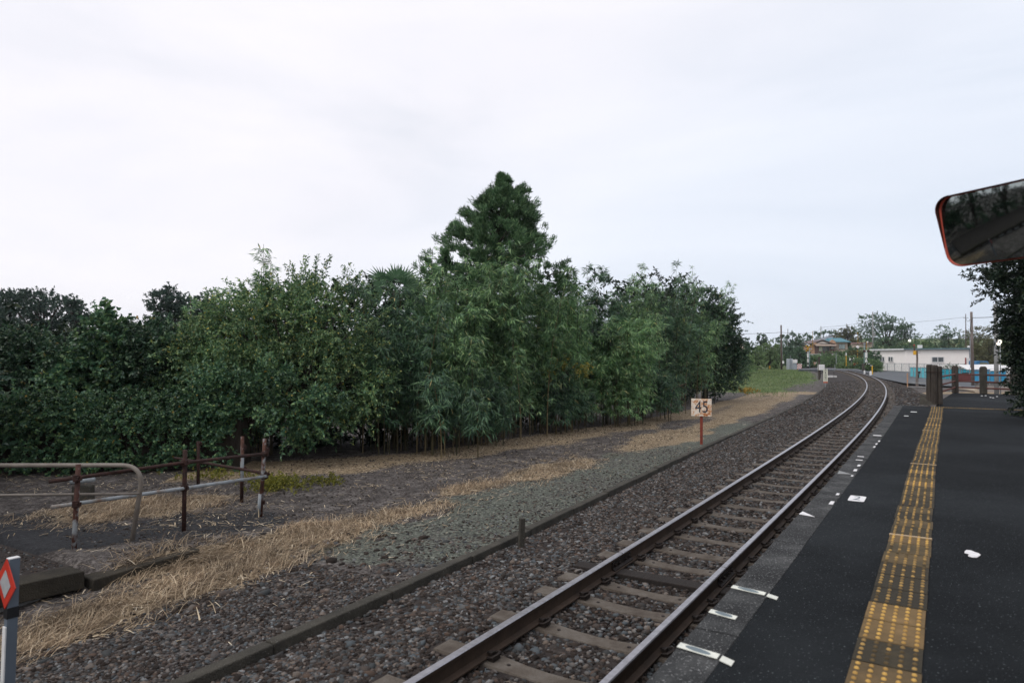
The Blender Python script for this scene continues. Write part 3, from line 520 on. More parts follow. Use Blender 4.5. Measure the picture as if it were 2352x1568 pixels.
def tile_strip(name, cs, label, seg):
    t = thing(name, cs[len(cs) // 3][0] if False else cs[0][0], label, 'tactile paving'); inv = Vector(t.location); tm_, dm, kk_ = MB(), MB(), 0
    for c, a, b_, kind in cs:          # centre, along, across half vectors
        c = Vector(c) - inv; h = .012; a2 = a * .96; g = .0
        pts = [c - a2 - b_, c + a2 - b_, c + a2 + b_, c - a2 + b_]
        if (b_.cross(a)).z > 0: pts = pts[::-1]
        tm_.ext(pts, (0, 0, h), kind)
        for i in range(5):
            for j in range(5):
                p = c + a * ((i - 2) * .385) + b_ * ((j - 2) * .40) + Vector((0, 0, h)); r = .0125; k = len(dm.v)
                for rr, zz in ((r, -.001), (r * .82, .0055), (r * .45, .0085)):
                    dm.v += [tuple(p + Vector((rr * math.cos(2 * PI * q / seg), rr * math.sin(2 * PI * q / seg), zz))) for q in range(seg)]
                for e in range(2):
                    for q in range(seg): q2 = (q + 1) % seg; dm.f.append((k + e * seg + q, k + e * seg + q2, k + (e + 1) * seg + q2, k + (e + 1) * seg + q)); dm.m.append(kind)
                dm.f.append(tuple(k + 2 * seg + q for q in range(seg))); dm.m.append(kind)
    tm_.build('tiles', [m_tile, m_tile2, m_tile3], t); dm.build('studs', [m_dot, m_dot2, m_dot2], t, smooth=True); return t, inv
cs = []; s = 1.3; jumps = 0
while s < 24.3:
    j = rnd.uniform(-.006, .006); o = tact_off(s + .155) + j; c = P3(s + .155, o, .753); h = heading(s + .155); a = Vector((math.cos(h), math.sin(h), 0)) * .155; b_ = Vector((a.y, -a.x, 0)).normalized() * .146; cs.append((c, a, b_, 1 if 5.5 < s < 6.1 else 2 if (s < 5.1 or 7.7 < s < 7.95 or (s > 6.3 and rnd.random() < .06)) else 0)); s += .31
t1, inv = tile_strip('tactile_strip', cs, 'yellow brown studded tactile strip running down the platform', 8)
for s in (8.06, 12.4, 17.25, 20.3):
    mb = MB(); A = [P3(s, tact_off(s) - .15, .757) - inv, P3(s, tact_off(s) + .15, .757) - inv, P3(s + .03, tact_off(s) + .15, .757) - inv, P3(s + .03, tact_off(s) - .15, .757) - inv]; mb.ext(A, (0, 0, .0125)); mb.build('joint_strip', plain('brass', (.36, .27, .16), .5), t1)
cs = []; c0 = P3(24.35, 2.75, .753); h = heading(24) - PI / 2; a = Vector((math.cos(h), math.sin(h), 0)) * .15; b_ = Vector((a.y, -a.x, 0))
for i in range(21): cs.append((c0 + a * 2.03 * i, a, b_ * .9, 0))
tile_strip('tactile_strip', cs, 'short studded tactile strip laid across the platform end', 6)
# ---------------------------------------------------------------- marks on the platform
def mark(name, pts, label, mat=m_paint, cat='floor marking', z=None, group='painted marks on the platform'):
    c = P3(*np.mean(pts, 0), 0); mb = MB(); zz = .764 if z is None else z
    q = [P3(s, o, 0) - c for s, o in pts]
    a = sum(q[i].x * q[(i + 1) % len(q)].y - q[(i + 1) % len(q)].x * q[i].y for i in range(len(q)))
    if a < 0: q = q[::-1]
    mb.ext(q, (0, 0, .004)); o = mb.build(name, mat, None, (c.x, c.y, zz)); return tag(o, label, cat, group)
def tape(s, label, o1=1.69, w=.06):
    t = thing('tape_marking', P3(s, 1.5, .762), label, 'floor marking', 'worn tape strips on the platform edge'); inv = Vector(t.location); mb = MB()
    def piece(m_, s0, s1, a, b_, z): pts = [P3(s0, a, z) - inv, P3(s0 - .03, b_, z) - inv, P3(s1 - .03, b_, z) - inv, P3(s1, a, z) - inv]; m_.ext(pts, (0, 0, .003))
    piece(mb, s, s + w, 1.402, min(o1, 1.612), .7635)
    if o1 > 1.62: piece(mb, s - .035, s + w - .035, 1.625, o1, .761)
    mb.build('tape', m_tape, t); fl = MB()
    c_ = (1.41 + min(o1, 1.6)) / 2; hw = (min(o1, 1.6) - 1.41) * .36; fl.ext([P3(s + w / 2 - .03 * (.5 + .5 * q) + .022 * math.sin(b_), c_ + hw * q, .7667) - inv for q, b_ in ((math.cos(b_), b_) for b_ in np.linspace(0, 2 * PI, 15)[:-1])][::-1], (0, 0, .0012))
    fl.build('worn_lettering', m_flap, t)
tape(5.01, 'white worn tape strip across the platform edge, nearest the camera'); tape(5.56, 'shorter white tape strip with a rubbed oval, between two longer strips', 1.56, .055); tape(6.05, 'white worn tape strip across the platform edge beside the rail joint', 1.69, .055)
mark('painted_triangle', [(8.55, 1.42), (8.38, 1.55), (8.42, 1.41)], 'bright white triangle painted on the platform edge', cat='floor marking'); mark('painted_triangle', [(11.23, 1.42), (11.03, 1.58), (10.97, 1.43)], 'faded pinkish white triangle painted on the platform edge', m_concrete)
for (s, o, l, w_, lab) in ((9.61, 1.595, .10, .03, 'small white flake beside the numbered plate'), (9.11, 1.60, .16, .04, 'larger white patch nearer than the numbered plate'), (11.83, 1.59, .15, .035, 'far white chip above the faded triangle'), (11.39, 1.59, .16, .04, 'middle white chip above the faded triangle'), (10.92, 1.60, .08, .025, 'tiny white chip at the tip of the faded triangle'),
        (14.89, 1.62, .17, .03, 'farthest of three white dots far along the edge'), (14.45, 1.61, .17, .03, 'middle of three white dots far along the edge'), (14.03, 1.61, .17, .03, 'nearest of three white dots far along the edge'), (12.74, 1.53, .05, .09, 'thin white streak across the edge, farther one of a pair'), (12.36, 1.545, .05, .09, 'thin white streak across the edge, nearer one of a pair'), (15.8, 1.53, .10, .14, 'pale worn band across the edge beyond the white dots'),
        (22.2, 1.95, .2, .15, 'white rectangle near the far end of the platform'), (20.75, 1.825, .16, .1, 'greenish white dash near the far platform end')):
    mark('paint_patch', [(s - l / 2, o - w_ / 2), (s - l / 2, o + w_ / 2), (s + l / 2, o + w_ / 2 * .8), (s + l / 2, o - w_ / 2 * .9)], lab, z=.764 if o < 1.625 else .7615)
bl = [(7.76 + .085 * r * math.sin(a) * 1.2, 2.72 + .055 * r * math.cos(a)) for a, r in zip(np.linspace(0, 2 * PI, 13)[:-1], [1, .9, .75, 1, 1.1, .9, .8, .35, .9, 1, 1.05, .9])]; mark('paint_patch', bl, 'white splash of paint alone on the dark asphalt', z=.7615)
t = thing('number_plate', P3(9.49, 1.79, .7605), 'white floor plate numbered 2, upside down to the camera', 'floor marking'); h = heading(9.49); mb = MB(); pts = []
for cx_, cy_, a0 in ((.12, .05, 0), (-.12, .05, 90), (-.12, -.05, 180), (.12, -.05, 270)):
    for k in range(5): a = math.radians(a0 + k * 22.5); pts.append((cx_ + .025 * math.cos(a), cy_ + .025 * math.sin(a), 0))
mb.ext([Matrix.Rotation(h, 3, 'Z') @ Vector(p) for p in pts], (0, 0, .004)); mb.build('plate', m_paint, t)
text_mesh('numeral', '2', .24, m_flap, t, Matrix.Translation((0, 0, .0055)) @ Matrix.Rotation(h + PI / 2 + PI, 4, 'Z') @ Matrix.Diagonal((.62, 1.15, 1, 1)), .0008)
# ================================================================ speed sign
x, y = G(1611, 1018, -.27); m45 = M('rusting_white_plate', [(.36, (.30, .085, .025)), (.44, (.50, .27, .13)), (.50, (.64, .57, .48)), (.8, (.72, .68, .62))], 8.5, .6, detail=8)
t = thing('speed_sign', (x, y, -.29), 'rusty white square board reading 45 on a red brown post', 'speed sign'); d45 = math.atan2(y, x)
rot = Matrix.Rotation(math.atan2(-x, y) - .05, 3, 'Z')
mb = MB(); mb.box((0, 0, .38), (.075, .05, .86)); o = mb.build('post', M('red_rust', [(.3, (.10, .02, .014)), (.7, (.24, .05, .03))], 7, .8), t, bevel=.006)
mb = MB(); mb.box((0, -.04, 1.04), (.56, .03, .50)); pl = mb.build('plate', m45, t, bevel=.012)
mb = MB(); mb.box((0, -.012, 1.04), (.52, .025, .05)); mb.build('brace', m_galv, t)
for c in (o, pl): pass
t.rotation_euler = (0, .008, math.atan2(-x, y) - .05)
text_mesh('numerals', '45', .47, plain('ink', (.022, .028, .04), .5), t, Matrix.Translation((.01, -.0565, 1.045)) @ Matrix.Rotation(PI / 2, 4, 'X') @ Matrix.Diagonal((.80, 1, 1, 1)), .001)
# ================================================================ diamond marker post in the near corner
tx = at(31, 1281, 4.85); base = at(17, 1632, 4.85); t = thing('marker_post', base, 'grey marker post with red and white diamond and a black band', 'marker post'); hd = heading(4); az_ = (tx - base).normalized(); ax_ = Vector((math.cos(hd), math.sin(hd), 0)); ay_ = az_.cross(ax_).normalized(); ax_ = ay_.cross(az_)
t.matrix_world = Matrix.Translation(base) @ Matrix((ax_, ay_, az_)).transposed().to_4x4()
ht = tx.z - base.z
mb = MB(); mb.box((0, 0, ht / 2), (.068, .046, ht)); mb.build('post', plain('grey_plastic', (.10, .125, .155), .5, 0, .1, 3), t, bevel=.003)
mb = MB(); mb.box((-.038, 0, .30), (.010, .044, .60)); mb.build('white_face', m_white, t, bevel=.002)
mb = MB(); mb.box((0, 0, ht - .375), (.076, .054, .075)); mb.build('black_band', m_black, t)
mb = MB(); mb.box((0, 0, ht + .003), (.068, .046, .006)); mb.build('top_cap', m_white, t)
mb = MB(); zc = ht - .17; mb.ext([(-.037, -.150, zc), (-.037, 0, zc - .175), (-.037, .150, zc), (-.037, 0, zc + .175)], (-.006, 0, 0)); mb.build('diamond', m_red, t)
mb = MB(); mb.ext([(-.0445, -.083, zc), (-.0445, 0, zc - .10), (-.0445, .083, zc), (-.0445, 0, zc + .10)], (-.002, 0, 0)); mb.build('diamond_centre', plain('dull_reflector', (.32, .33, .34), .4), t)
# ================================================================ bent handrail
Yh = 8.75; foot = Vector((*G(298, 1264, -.28), -.34)); t = thing('handrail', foot, 'bent grey tubular handrail ending in a rounded corner', 'handrail')
def arc_path(p0, corner, p1, r, n=8):
    a = (p0 - corner).normalized(); b_ = (p1 - corner).normalized(); A = corner + a * r; B = corner + b_ * r
    return [p0] + [A * (1 - k / n) ** 2 + corner * 2 * (k / n) * (1 - k / n) + B * (k / n) ** 2 for k in range(n + 1)] + [p1]
corner = at(331, 1068, Yh + .1); far = at(-420, 1069, Yh); mb = MB(); mb.tube([p - foot for p in arc_path(far, corner, foot, .30)], .029, 12); far2 = at(-420, 1142, Yh - .02) ; mb.build('top_tube', m_rail_bar, t, smooth=True)
mb = MB(); mb.tube([far2 - foot, at(319, 1133, Yh - .0) - foot], .017, 10); mb.build('lower_bar', m_rail_bar, t, smooth=True)
mb = MB(); fl_ = at(-330, 1069, Yh); mb.tube([fl_ - foot, Vector((fl_.x, fl_.y, -.3)) - foot], .027, 10); mb.build('leg', m_rail_bar, t, smooth=True)
# ================================================================ rusty clamped pipe barrier
Q = {}
for n, (u, v, u2, v2) in dict(a=(168, 1283, 180, 1066), b=(422, 1232, 425, 1033), c=(598, 1183, 608, 1007), d=(555, 1150, 557, 1002), e=(455, 1114, 456, 1013)).items():
    x, y = G(u, v, -.28); Q[n] = (Vector((x, y, -.36)), at(u2, v2, y + (.05 if n == 'a' else 0)))
o0 = Q['b'][0].copy(); t = thing('pipe_barrier', o0, 'rusty barrier of scaffold pipes clamped to five uprights', 'barrier')
for n, (p, q_) in Q.items():
    mb = MB(); mb.tube([p - o0, p.lerp(q_, .5) - o0, q_ - o0], .0305, 10); post = mb.build('upright', m_rust if n in 'be' else M('half_rusted_pipe', [(.40, (.026, .012, .010)), (.50, (.07, .026, .014)), (.58, (.22, .24, .25)), (.8, (.32, .36, .38))] if n in 'cd' else [(.42, (.026, .012, .010)), (.55, (.06, .022, .014)), (.62, (.25, .27, .28)), (.8, (.34, .38, .4))], 3.2, .7), t, smooth=True)
def yat(u): return np.interp(u, [168, 422, 603], [Q['a'][0].y, Q['b'][0].y, Q['c'][0].y]) - .05
def bar(name, pts, mat, r=.0245):
    mb = MB(); mb.tube([at(u, v, Y) - o0 for u, v, Y in pts], r, 10); return mb.build(name, mat, t, smooth=True)
bar('cross_pipe', [(112, 1106, yat(112)), (416, 1063, yat(416)), (612, 1041, yat(612))], m_rust); bar('cross_pipe', [(117, 1164, yat(117)), (422, 1121, yat(422)), (612, 1093, yat(612))], m_pipe)
bar('cross_pipe', [(401, 1051, Q['e'][0].y - .06), (555, 1077, Q['d'][0].y - .07), (617, 1088, Q['c'][0].y + .07)], m_rust)
bar('pipe_stub', [(594, 1182, Q['c'][0].y - .03), (597, 1134, Q['c'][0].y - .03)], m_pipe, .026)
for u, v, Y in ((176, 1098, yat(176)), (174, 1157, yat(174)), (423, 1062, yat(423)), (422, 1120, yat(422)), (607, 1042, yat(607)), (606, 1094, yat(606)), (604, 1087, yat(604) + .05), (557, 1076, Q['d'][0].y), (557, 1027, Q['d'][0].y), (456, 1018, Q['e'][0].y), (599, 1153, Q['c'][0].y), (609, 1033, Q['c'][0].y)):
    p = at(u, v, Y + .03) - o0; mb = MB(); mb.tube([p - Vector((0, 0, .04)), p + Vector((0, 0, .04))], .043, 10); mb.box(p + Vector((.045, -.02, 0)), (.05, .05, .05)); mb.tube([p + Vector((.045, -.05, .0)), p + Vector((.075, -.05, .045))], .008, 6); mb.build('clamp', m_rust, t)
mb = MB(); p0 = at(165, 1107, 11.8); p1 = at(214, 1100, 11.6); mb.tube([p0 - p0, p1 - p0], .045, 10); o = mb.build('loose_pipe', m_pipe, None, p0, smooth=True); tag(o, 'loose grey blue pipe end lying behind the barrier', 'pipe')
mb = MB(); zz = float(gz(p0.x, p0.y)[0]); mb.box((0, 0, 0), (.3, .2, max(.1, p0.z - .045 - zz) * 1.0)); o = mb.build('concrete_lump', m_kerb, None, (p0.x + .2, p0.y, (p0.z - .045 + zz) / 2), bevel=.03); tag(o, 'small concrete lump propping up the loose pipe', 'block')
# ================================================================ disused platform on the far side (its ramp end shows at the left edge)
op = thing('disused_platform', P3(0, -5.3, -.3), 'old low platform end with mossy edge blocks left of the ballast', 'platform'); inv = Vector(op.location)
a_, b_, c_ = MB(), MB(), MB(); s = OP_S1 - .02
while s > -34:
    s1 = s - 1.35; z0, z1 = float(op_top(s)), float(op_top(s1))
    pts = [P3(s - .008, -5.30, z0) - inv, P3(s1 + .008, -5.30, z1) - inv, P3(s1 + .008, -5.62, z1) - inv, P3(s - .008, -5.62, z0) - inv]; a_.ext(pts[::-1], (0, 0, -.19)); s = s1
s = OP_S1 - .4
while s > -34:
    z0 = float(op_top(s)) - .2
    if z0 > -.45:
        pts = [P3(s, -5.42, -.5) - inv, P3(s - .42, -5.42, -.5) - inv, P3(s - .42, -5.58, -.5) - inv, P3(s, -5.58, -.5) - inv]; eb = MB(); eb.ext(pts, (0, 0, z0 + .5)); eb.build('edge_support', m_concrete, op) if s > -16 else None
    s -= .78
for s in np.arange(-34, OP_S1 - .1, .5):
    z0, z1 = float(op_top(s)), float(op_top(s + .5)); A = [P3(s, -5.63, z0 - .01) - inv, P3(min(s + .5, OP_S1), -5.63, z1 - .01) - inv, P3(min(s + .5, OP_S1), -10, z1 - .05) - inv, P3(s, -10, z0 - .05) - inv]; c_.ext(A[::-1], (0, 0, -.75 - z0 + .3))
a_.build('edge_blocks', m_kerb2, op, bevel=.012); c_.build('asphalt_deck', m_bed, op)
dz_ = lambda x, y, s, o: op_top(s) - .012 - .04 * (np.abs(o) - 5.63) / 4.4
tag(raw('deck_gravel', *join([strew(5200, 2.0, 5.4, -9.3, -5.68, .006, .02, dz_, pw=.8)]), m_stone), kind='stuff')
mb = MB(); pts = [P3(OP_S1 + .02, -5.22, 0), P3(OP_S1 + 1.35, -5.34, 0), P3(OP_S1 + 1.35, -5.6, 0), P3(OP_S1 + .02, -5.5, 0)]; c0 = pts[0].copy(); mb.ext([p - c0 for p in pts], (0, 0, .175)); o = mb.build('kerb_block', m_kerb2, None, (c0.x, c0.y, -.36), bevel=.015); o.rotation_euler = (0, 0, 0); tag(o, 'sunken mossy kerb block half buried in dry grass', 'kerb')
# ================================================================ rectangular convex mirror
TL, BL = at(2172, 454, 3.945), at(2188, 611, 4.0); axx = Vector((.45, -.89, .0)).normalized(); upv = (TL - BL); hgt = upv.length
axx = (axx + Vector((0, 0, .02))).normalized(); nrm = upv.cross(axx).normalized(); nrm = -nrm if nrm.x > 0 else nrm
upv = axx.cross(nrm); upv = upv if upv.z > 0 else -upv; upv.normalize(); Wd = .72
cen = BL + upv * hgt / 2 + axx * Wd / 2
polebase = Vector((cen.x + .52, cen.y - .55, .757)); t = thing('convex_mirror', polebase, 'rectangular convex mirror with orange frame and hood, cut off by the frame', 'traffic mirror'); C0 = cen - polebase
def mpt(a, b_, d): return C0 + axx * a + upv * b_ + nrm * d
def rrect(w_, h_, r, n=6):
    o = []
    for sx, sy, a0 in ((1, 1, 0), (-1, 1, 90), (-1, -1, 180), (1, -1, 270)):
        for k in range(n + 1): a = math.radians(a0 + 90 * k / n); o.append((sx * (w_ / 2 - r) + r * math.cos(a), sy * (h_ / 2 - r) + r * math.sin(a)))
    return o
mmir, nt, N, L = new_mat('mirror_glass'); out = N('ShaderNodeOutputMaterial'); b = N('ShaderNodeBsdfPrincipled'); L(b.outputs[0], out.inputs[0]); b.inputs['Base Color'].default_value = (.33, .37, .365, 1); b.inputs['Metallic'].default_value = 1; b.inputs['Roughness'].default_value = .05
rim_ = rrect(Wd - .010, hgt - .010, .070); rim = []
for i in range(len(rim_)):
    (x0, y0), (x1, y1) = rim_[i], rim_[(i + 1) % len(rim_)]; nn_ = max(1, int(math.hypot(x1 - x0, y1 - y0) / .02)); rim += [(x0 + (x1 - x0) * k / nn_, y0 + (y1 - y0) * k / nn_) for k in range(nn_)]; RR = 1.55
def bulge(a, b_): return .022 + math.sqrt(max(0, RR * RR - a * a - b_ * b_)) - math.sqrt(RR * RR - (Wd / 2) ** 2 - (hgt / 2) ** 2)
mb = MB(); K = 14; n = len(rim)
for k in range(1, K + 1):
    for a, q_ in rim: f_ = k / K; mb.v.append(tuple(mpt(a * f_, q_ * f_, bulge(a * f_, q_ * f_) * (1 if k < K else 1))))
mb.v.append(tuple(mpt(0, 0, bulge(0, 0)))); ctr = len(mb.v) - 1
for j in range(n): mb.f.append((ctr, j, (j + 1) % n)); mb.m.append(0)
for k in range(K - 1):
    for j in range(n): j2 = (j + 1) % n; mb.f.append((k * n + j, (k + 1) * n + j, (k + 1) * n + j2, k * n + j2)); mb.m.append(0)
mb.build('mirror_face', mmir, t, smooth=True)
ro = rrect(Wd, hgt, .075); mb = MB(); lp = [mpt(a, q_, .03) for a, q_ in ro]; mb.tube(lp + [lp[0]], .0075, 8); mb.build('frame', m_orange, t, smooth=True)
mb = MB(); mb.ext([mpt(a, q_, -.045) for a, q_ in ro], nrm * .05); mb.build('back_shell', m_orange, t)
mb = MB(); mb2 = MB(); hp = []
for i, (a, q_) in enumerate(rrect(Wd + .012, hgt + .012, .08)):
    f_ = sst(-.10, .10, q_ / hgt * 1.0 ) if True else 1
    hp.append((a, q_, .03 + .034 * float(f_)))
order_ = [i for i in range(len(hp)) if hp[i][2] > .035]
def hood(mbx, off_, flip):
    idx_ = [i for i in range(len(hp))]
    for i in idx_:
        j = (i + 1) % len(hp)
        if hp[i][2] < .032 and hp[j][2] < .032: continue
        if i == len(hp) - 1 or True:
            k = len(mbx.v); s_ = 1 + off_
            mbx.v += [tuple(mpt(hp[i][0] * s_, hp[i][1] * s_, .028)), tuple(mpt(hp[j][0] * s_, hp[j][1] * s_, .028)), tuple(mpt(hp[j][0] * s_, hp[j][1] * s_, hp[j][2])), tuple(mpt(hp[i][0] * s_, hp[i][1] * s_, hp[i][2]))]
            mbx.f.append((k, k + 1, k + 2, k + 3) if not flip else (k + 3, k + 2, k + 1, k)); mbx.m.append(0)
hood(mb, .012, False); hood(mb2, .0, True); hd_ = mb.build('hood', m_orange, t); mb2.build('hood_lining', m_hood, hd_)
mb = MB(); pz_ = C0 + axx * .2; mb.tube([(0, 0, 0), (0, 0, cen.z - polebase.z + .35)], .038, 12); mb.build('pole', m_orange, t, smooth=True); mb = MB(); q_ = mpt(.1, 0, -.05); mb.tube([q_, Vector((0, 0, q_.z))], .02, 8); mb.build('bracket', m_galv, t)
# ================================================================ timber bollard and fence at the platform end
x, y = G(2147, 929, .757); t = thing('timber_bollard', (x, y, .755), 'thick cracked timber bollard of bound posts at the platform end', 'bollard'); t.rotation_euler = (0, 0, .3)
for dx, dy, h_, w_, rz in ((-.085, .09, 1.20, .155, .1), (.075, .07, 1.19, .17, -.2), (.06, -.10, 1.15, .155, .15), (-.09, -.075, 1.17, .14, -.1)):
    mb = MB(); mb.box((dx, dy, h_ / 2), (w_, w_, h_), Matrix.Rotation(rz, 3, 'Z'), taper=.9); mb.build('post', m_wood, t, bevel=.03)
mb = MB(); mb.tube([(-.175, -.19, .98), (.17, -.19, .97), (.17, .175, .98), (-.175, .175, .98), (-.175, -.19, .98)], .008, 6); mb.build('wire_binding', m_rust, t)
x2, y2 = G(2194, 902, .757); x3, y3 = G(2259, 904.5, .757); t = thing('end_fence', (x2, y2, .757), 'low fence of square concrete posts and red brown rails', 'fence'); b0 = Vector((x2, y2, .757)); d = Vector((x3 - x2, y3 - y2, 0))
for p, w_, h_, mt in ((Vector((0, 0, 0)), .18, 1.02, m_wood), (d, .19, 1.0, m_pole if False else m_kerb), (d * 2.05, .22, 1.0, m_kerb)):
    mb = MB(); mb.box(p + Vector((0, 0, h_ / 2)), (w_, w_, h_)); mb.box(p + Vector((0, 0, h_ + .025)), (w_, w_, .05), taper=.6); mb.build('post', mt, t, bevel=.02)
st_ = Vector((G(2150, 925, .757)[0] + .1, G(2150, 925, .757)[1] + .4, .757)) - b0
for v in (859, 875, 889):
    z = at(2195, v, y2).z - .757; mb = MB(); mb.tube([Vector((st_.x, st_.y, z)), Vector((0, 0, z)), d + Vector((0, 0, z - .005)), d * 2.05 + Vector((0, 0, z - .01))], .032, 8); mb.build('rail', m_brownrail, t, smooth=True)
mb = MB(); A = [at(2112, 928, 20.6), at(2139, 928, 20.6)]; x, y = G(2112, 929, .757); mb.ext([(0, 0, 0), (.62, 0, 0), (.58, .1, .02), (.35, .5, .34), (.0, .5, .36)], (0, 0, -.001)) if False else mb.add([(0, 0, 0), (.45, 0, 0), (.45, .9, 0), (0, .9, 0), (.02, .3, .30), (.30, .3, .22), (.30, .85, .22), (.02, .85, .33)], [(3, 2, 1, 0), (4, 5, 6, 7), (0, 1, 5, 4), (1, 2, 6, 5), (2, 3, 7, 6), (3, 0, 4, 7)])
o = mb.build('end_block', m_kerb, None, (x, y, .757), bevel=.01); o.rotation_euler = (0, 0, -math.atan2(x, y)); tag(o, 'slanted concrete end block beside the timber bollard', 'block')
for i, (u, v) in enumerate(((2255, 909.5), (2264, 909), (2275, 913), (2281, 914), (2290, 911))):
    x, y = G(u, v, .757); mb = MB(); mb.ball((0, 0, .012), .035, 7, 5, sz=.4); o = mb.build('white_pebble', m_white, None, (x, y, .755)); tag(o, 'small white pebble scattered before the red brown fence', 'pebble', 'white pebbles at the platform end')
m_clod = M('soil_clod', [(0, (.012, .010, .009)), (.6, (.045, .038, .034)), (.9, (.10, .09, .08)), (1, (.2, .19, .18))], 9, .95, island=.8)
# ================================================================ vegetation
def front(u):      # distance of the grove's front at picture column u
    return float(np.interp(u, [-200, 60, 400, 620, 870, 1000, 1200, 1500, 1690], [15.5, 15.8, 16.3, 16.3, 17.0, 18.2, 21.0, 27.5, 38]))
def loc_u(u, back=0., z=-.32):
    Y = front(u) + back; return Vector(((u - 1176) / F * Y, Y, z))
def ztop(v, Y): return HC + (815 - v) / F * Y
def bamboo(u, vtop, back, ncul, rad, label, mat=m_bamboo, lo=.2, twigs=58, shoots=(), bulge=0., name='bamboo_clump', L=.225, W=.025):
    p = loc_u(u, back); h = ztop(vtop, p.y) - p.z; t = thing(name, p, label, 'bamboo', 'bamboo clumps of the grove'); cm = MB(); parts = []
    cul = [(rnd.gauss(0, rad * .5), rnd.gauss(0, rad * .42), h * (rnd.uniform(.62, .92) if rnd.random() < .75 else rnd.uniform(.9, 1.08)), 0) for _ in range(ncul)] + [(dx, 0, h + dz, 1) for dx, dz in shoots]
    for cx, cy, ch, sh_ in cul:
        lean = Vector((rnd.gauss(0, .19), rnd.gauss(-.12 - bulge, .13), 0)) * (0.25 if sh_ else 1); pts = []
        for k in range(9):
            q = k / 8; pts.append(Vector((cx, cy, 0)) + lean * ch * .55 * q ** 2.2 + Vector((0, 0, ch * (q - (0 if sh_ else .06 * q ** 5)))))
        cm.tube(pts, [.015 * (1 - .85 * k / 8) + .002 for k in range(9)], 5)
        n = int(twigs * (.75 if sh_ else 1)); q = lo + (1 - lo) * R.random(n) ** .8; A = np.array([tuple(p_) for p_ in pts]); xi = q * 8
        org = np.stack([np.interp(xi, np.arange(9), A[:, i]) for i in range(3)], 1)
        az = R.uniform(0, 2 * PI, n); d = np.stack([np.cos(az), np.sin(az) - .25, R.uniform(.1, .9, n)], 1); d = unit(d)
        ln = R.uniform(.2, .62, n) * (1.15 - .7 * q) * (.55 if sh_ else 1.0) * 1.15
        end = org + d * ln[:, None] + np.array([0, 0, -.12]) * ln[:, None]
        for f_ in (.55, 1.0):
            c = org + (end - org) * f_; k = 6
            fan = (R.uniform(-1.1, 1.1, (n, k)))[:, :, None]; side = unit(np.cross(d, np.array([0, 0, 1.0])))
            ld = d[:, None] * .55 + side[:, None] * np.sin(fan) * 1.0 + R.normal(size=(n, k, 3)) * .28; ld[:, :, 2] -= R.uniform(.25, 1.15, (n, k)) * (.5 if sh_ else 1)
            cc = np.repeat(c, k, 0) + R.normal(size=(n * k, 3)) * .025; nr = np.repeat(R.normal(size=(n, 3)) * .4, k, 0) + R.normal(size=(n * k, 3)) * .2; nr[:, 2] += .75; nr[:, 1] -= .2
            parts.append(leaves(cc, ld.reshape(-1, 3), nr, L * R.uniform(.6, 1.2, n * k), W * R.uniform(.75, 1.2, n * k), .15))
    cm.build('culms', m_culm, t); V, Fc = join(parts); raw('foliage', V, Fc, mat, t); return t
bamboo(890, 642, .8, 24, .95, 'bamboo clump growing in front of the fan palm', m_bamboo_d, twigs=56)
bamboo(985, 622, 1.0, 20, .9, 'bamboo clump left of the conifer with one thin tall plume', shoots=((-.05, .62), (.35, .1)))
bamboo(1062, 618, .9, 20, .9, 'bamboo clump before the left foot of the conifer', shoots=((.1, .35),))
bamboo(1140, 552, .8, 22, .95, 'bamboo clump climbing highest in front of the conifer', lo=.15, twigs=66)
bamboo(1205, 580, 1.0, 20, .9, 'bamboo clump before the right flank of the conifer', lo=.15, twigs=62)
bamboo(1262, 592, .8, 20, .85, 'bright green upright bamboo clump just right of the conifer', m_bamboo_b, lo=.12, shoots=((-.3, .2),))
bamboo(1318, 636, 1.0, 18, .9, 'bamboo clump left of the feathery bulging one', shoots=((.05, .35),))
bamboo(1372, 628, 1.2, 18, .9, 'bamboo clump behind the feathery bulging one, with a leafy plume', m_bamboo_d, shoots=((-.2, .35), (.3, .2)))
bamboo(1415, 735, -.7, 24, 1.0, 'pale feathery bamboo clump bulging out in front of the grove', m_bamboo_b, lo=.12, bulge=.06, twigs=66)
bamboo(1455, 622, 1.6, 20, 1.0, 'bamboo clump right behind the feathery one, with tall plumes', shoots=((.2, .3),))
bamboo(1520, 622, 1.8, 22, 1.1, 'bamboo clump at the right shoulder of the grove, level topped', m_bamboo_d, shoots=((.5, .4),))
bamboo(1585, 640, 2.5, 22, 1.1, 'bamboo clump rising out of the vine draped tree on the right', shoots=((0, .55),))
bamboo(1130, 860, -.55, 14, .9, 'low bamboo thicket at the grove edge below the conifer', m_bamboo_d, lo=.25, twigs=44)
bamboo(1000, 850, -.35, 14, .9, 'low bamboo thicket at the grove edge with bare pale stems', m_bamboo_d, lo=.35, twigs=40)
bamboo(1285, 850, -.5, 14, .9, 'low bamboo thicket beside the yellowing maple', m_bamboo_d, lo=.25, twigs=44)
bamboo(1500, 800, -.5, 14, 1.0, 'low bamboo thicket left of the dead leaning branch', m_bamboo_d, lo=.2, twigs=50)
bamboo(606, 690, 1.2, 9, .35, 'slender bamboo plume rising above the yellowing broadleaf tree', m_bamboo, shoots=((0, 1.45), (.06, 1.1), (-.08, .8), (.1, .5)), twigs=60)
bamboo(440, 730, 1.5, 6, .3, 'small bamboo plume between the vine covered tree and broadleaf tree', shoots=((0, .5),), twigs=50)
p = loc_u(205, -1.2)
bamboo(212, 985, -.9, 7, .35, 'small bamboo sprout before the ivy hedge', m_bamboo, lo=.1, twigs=26)
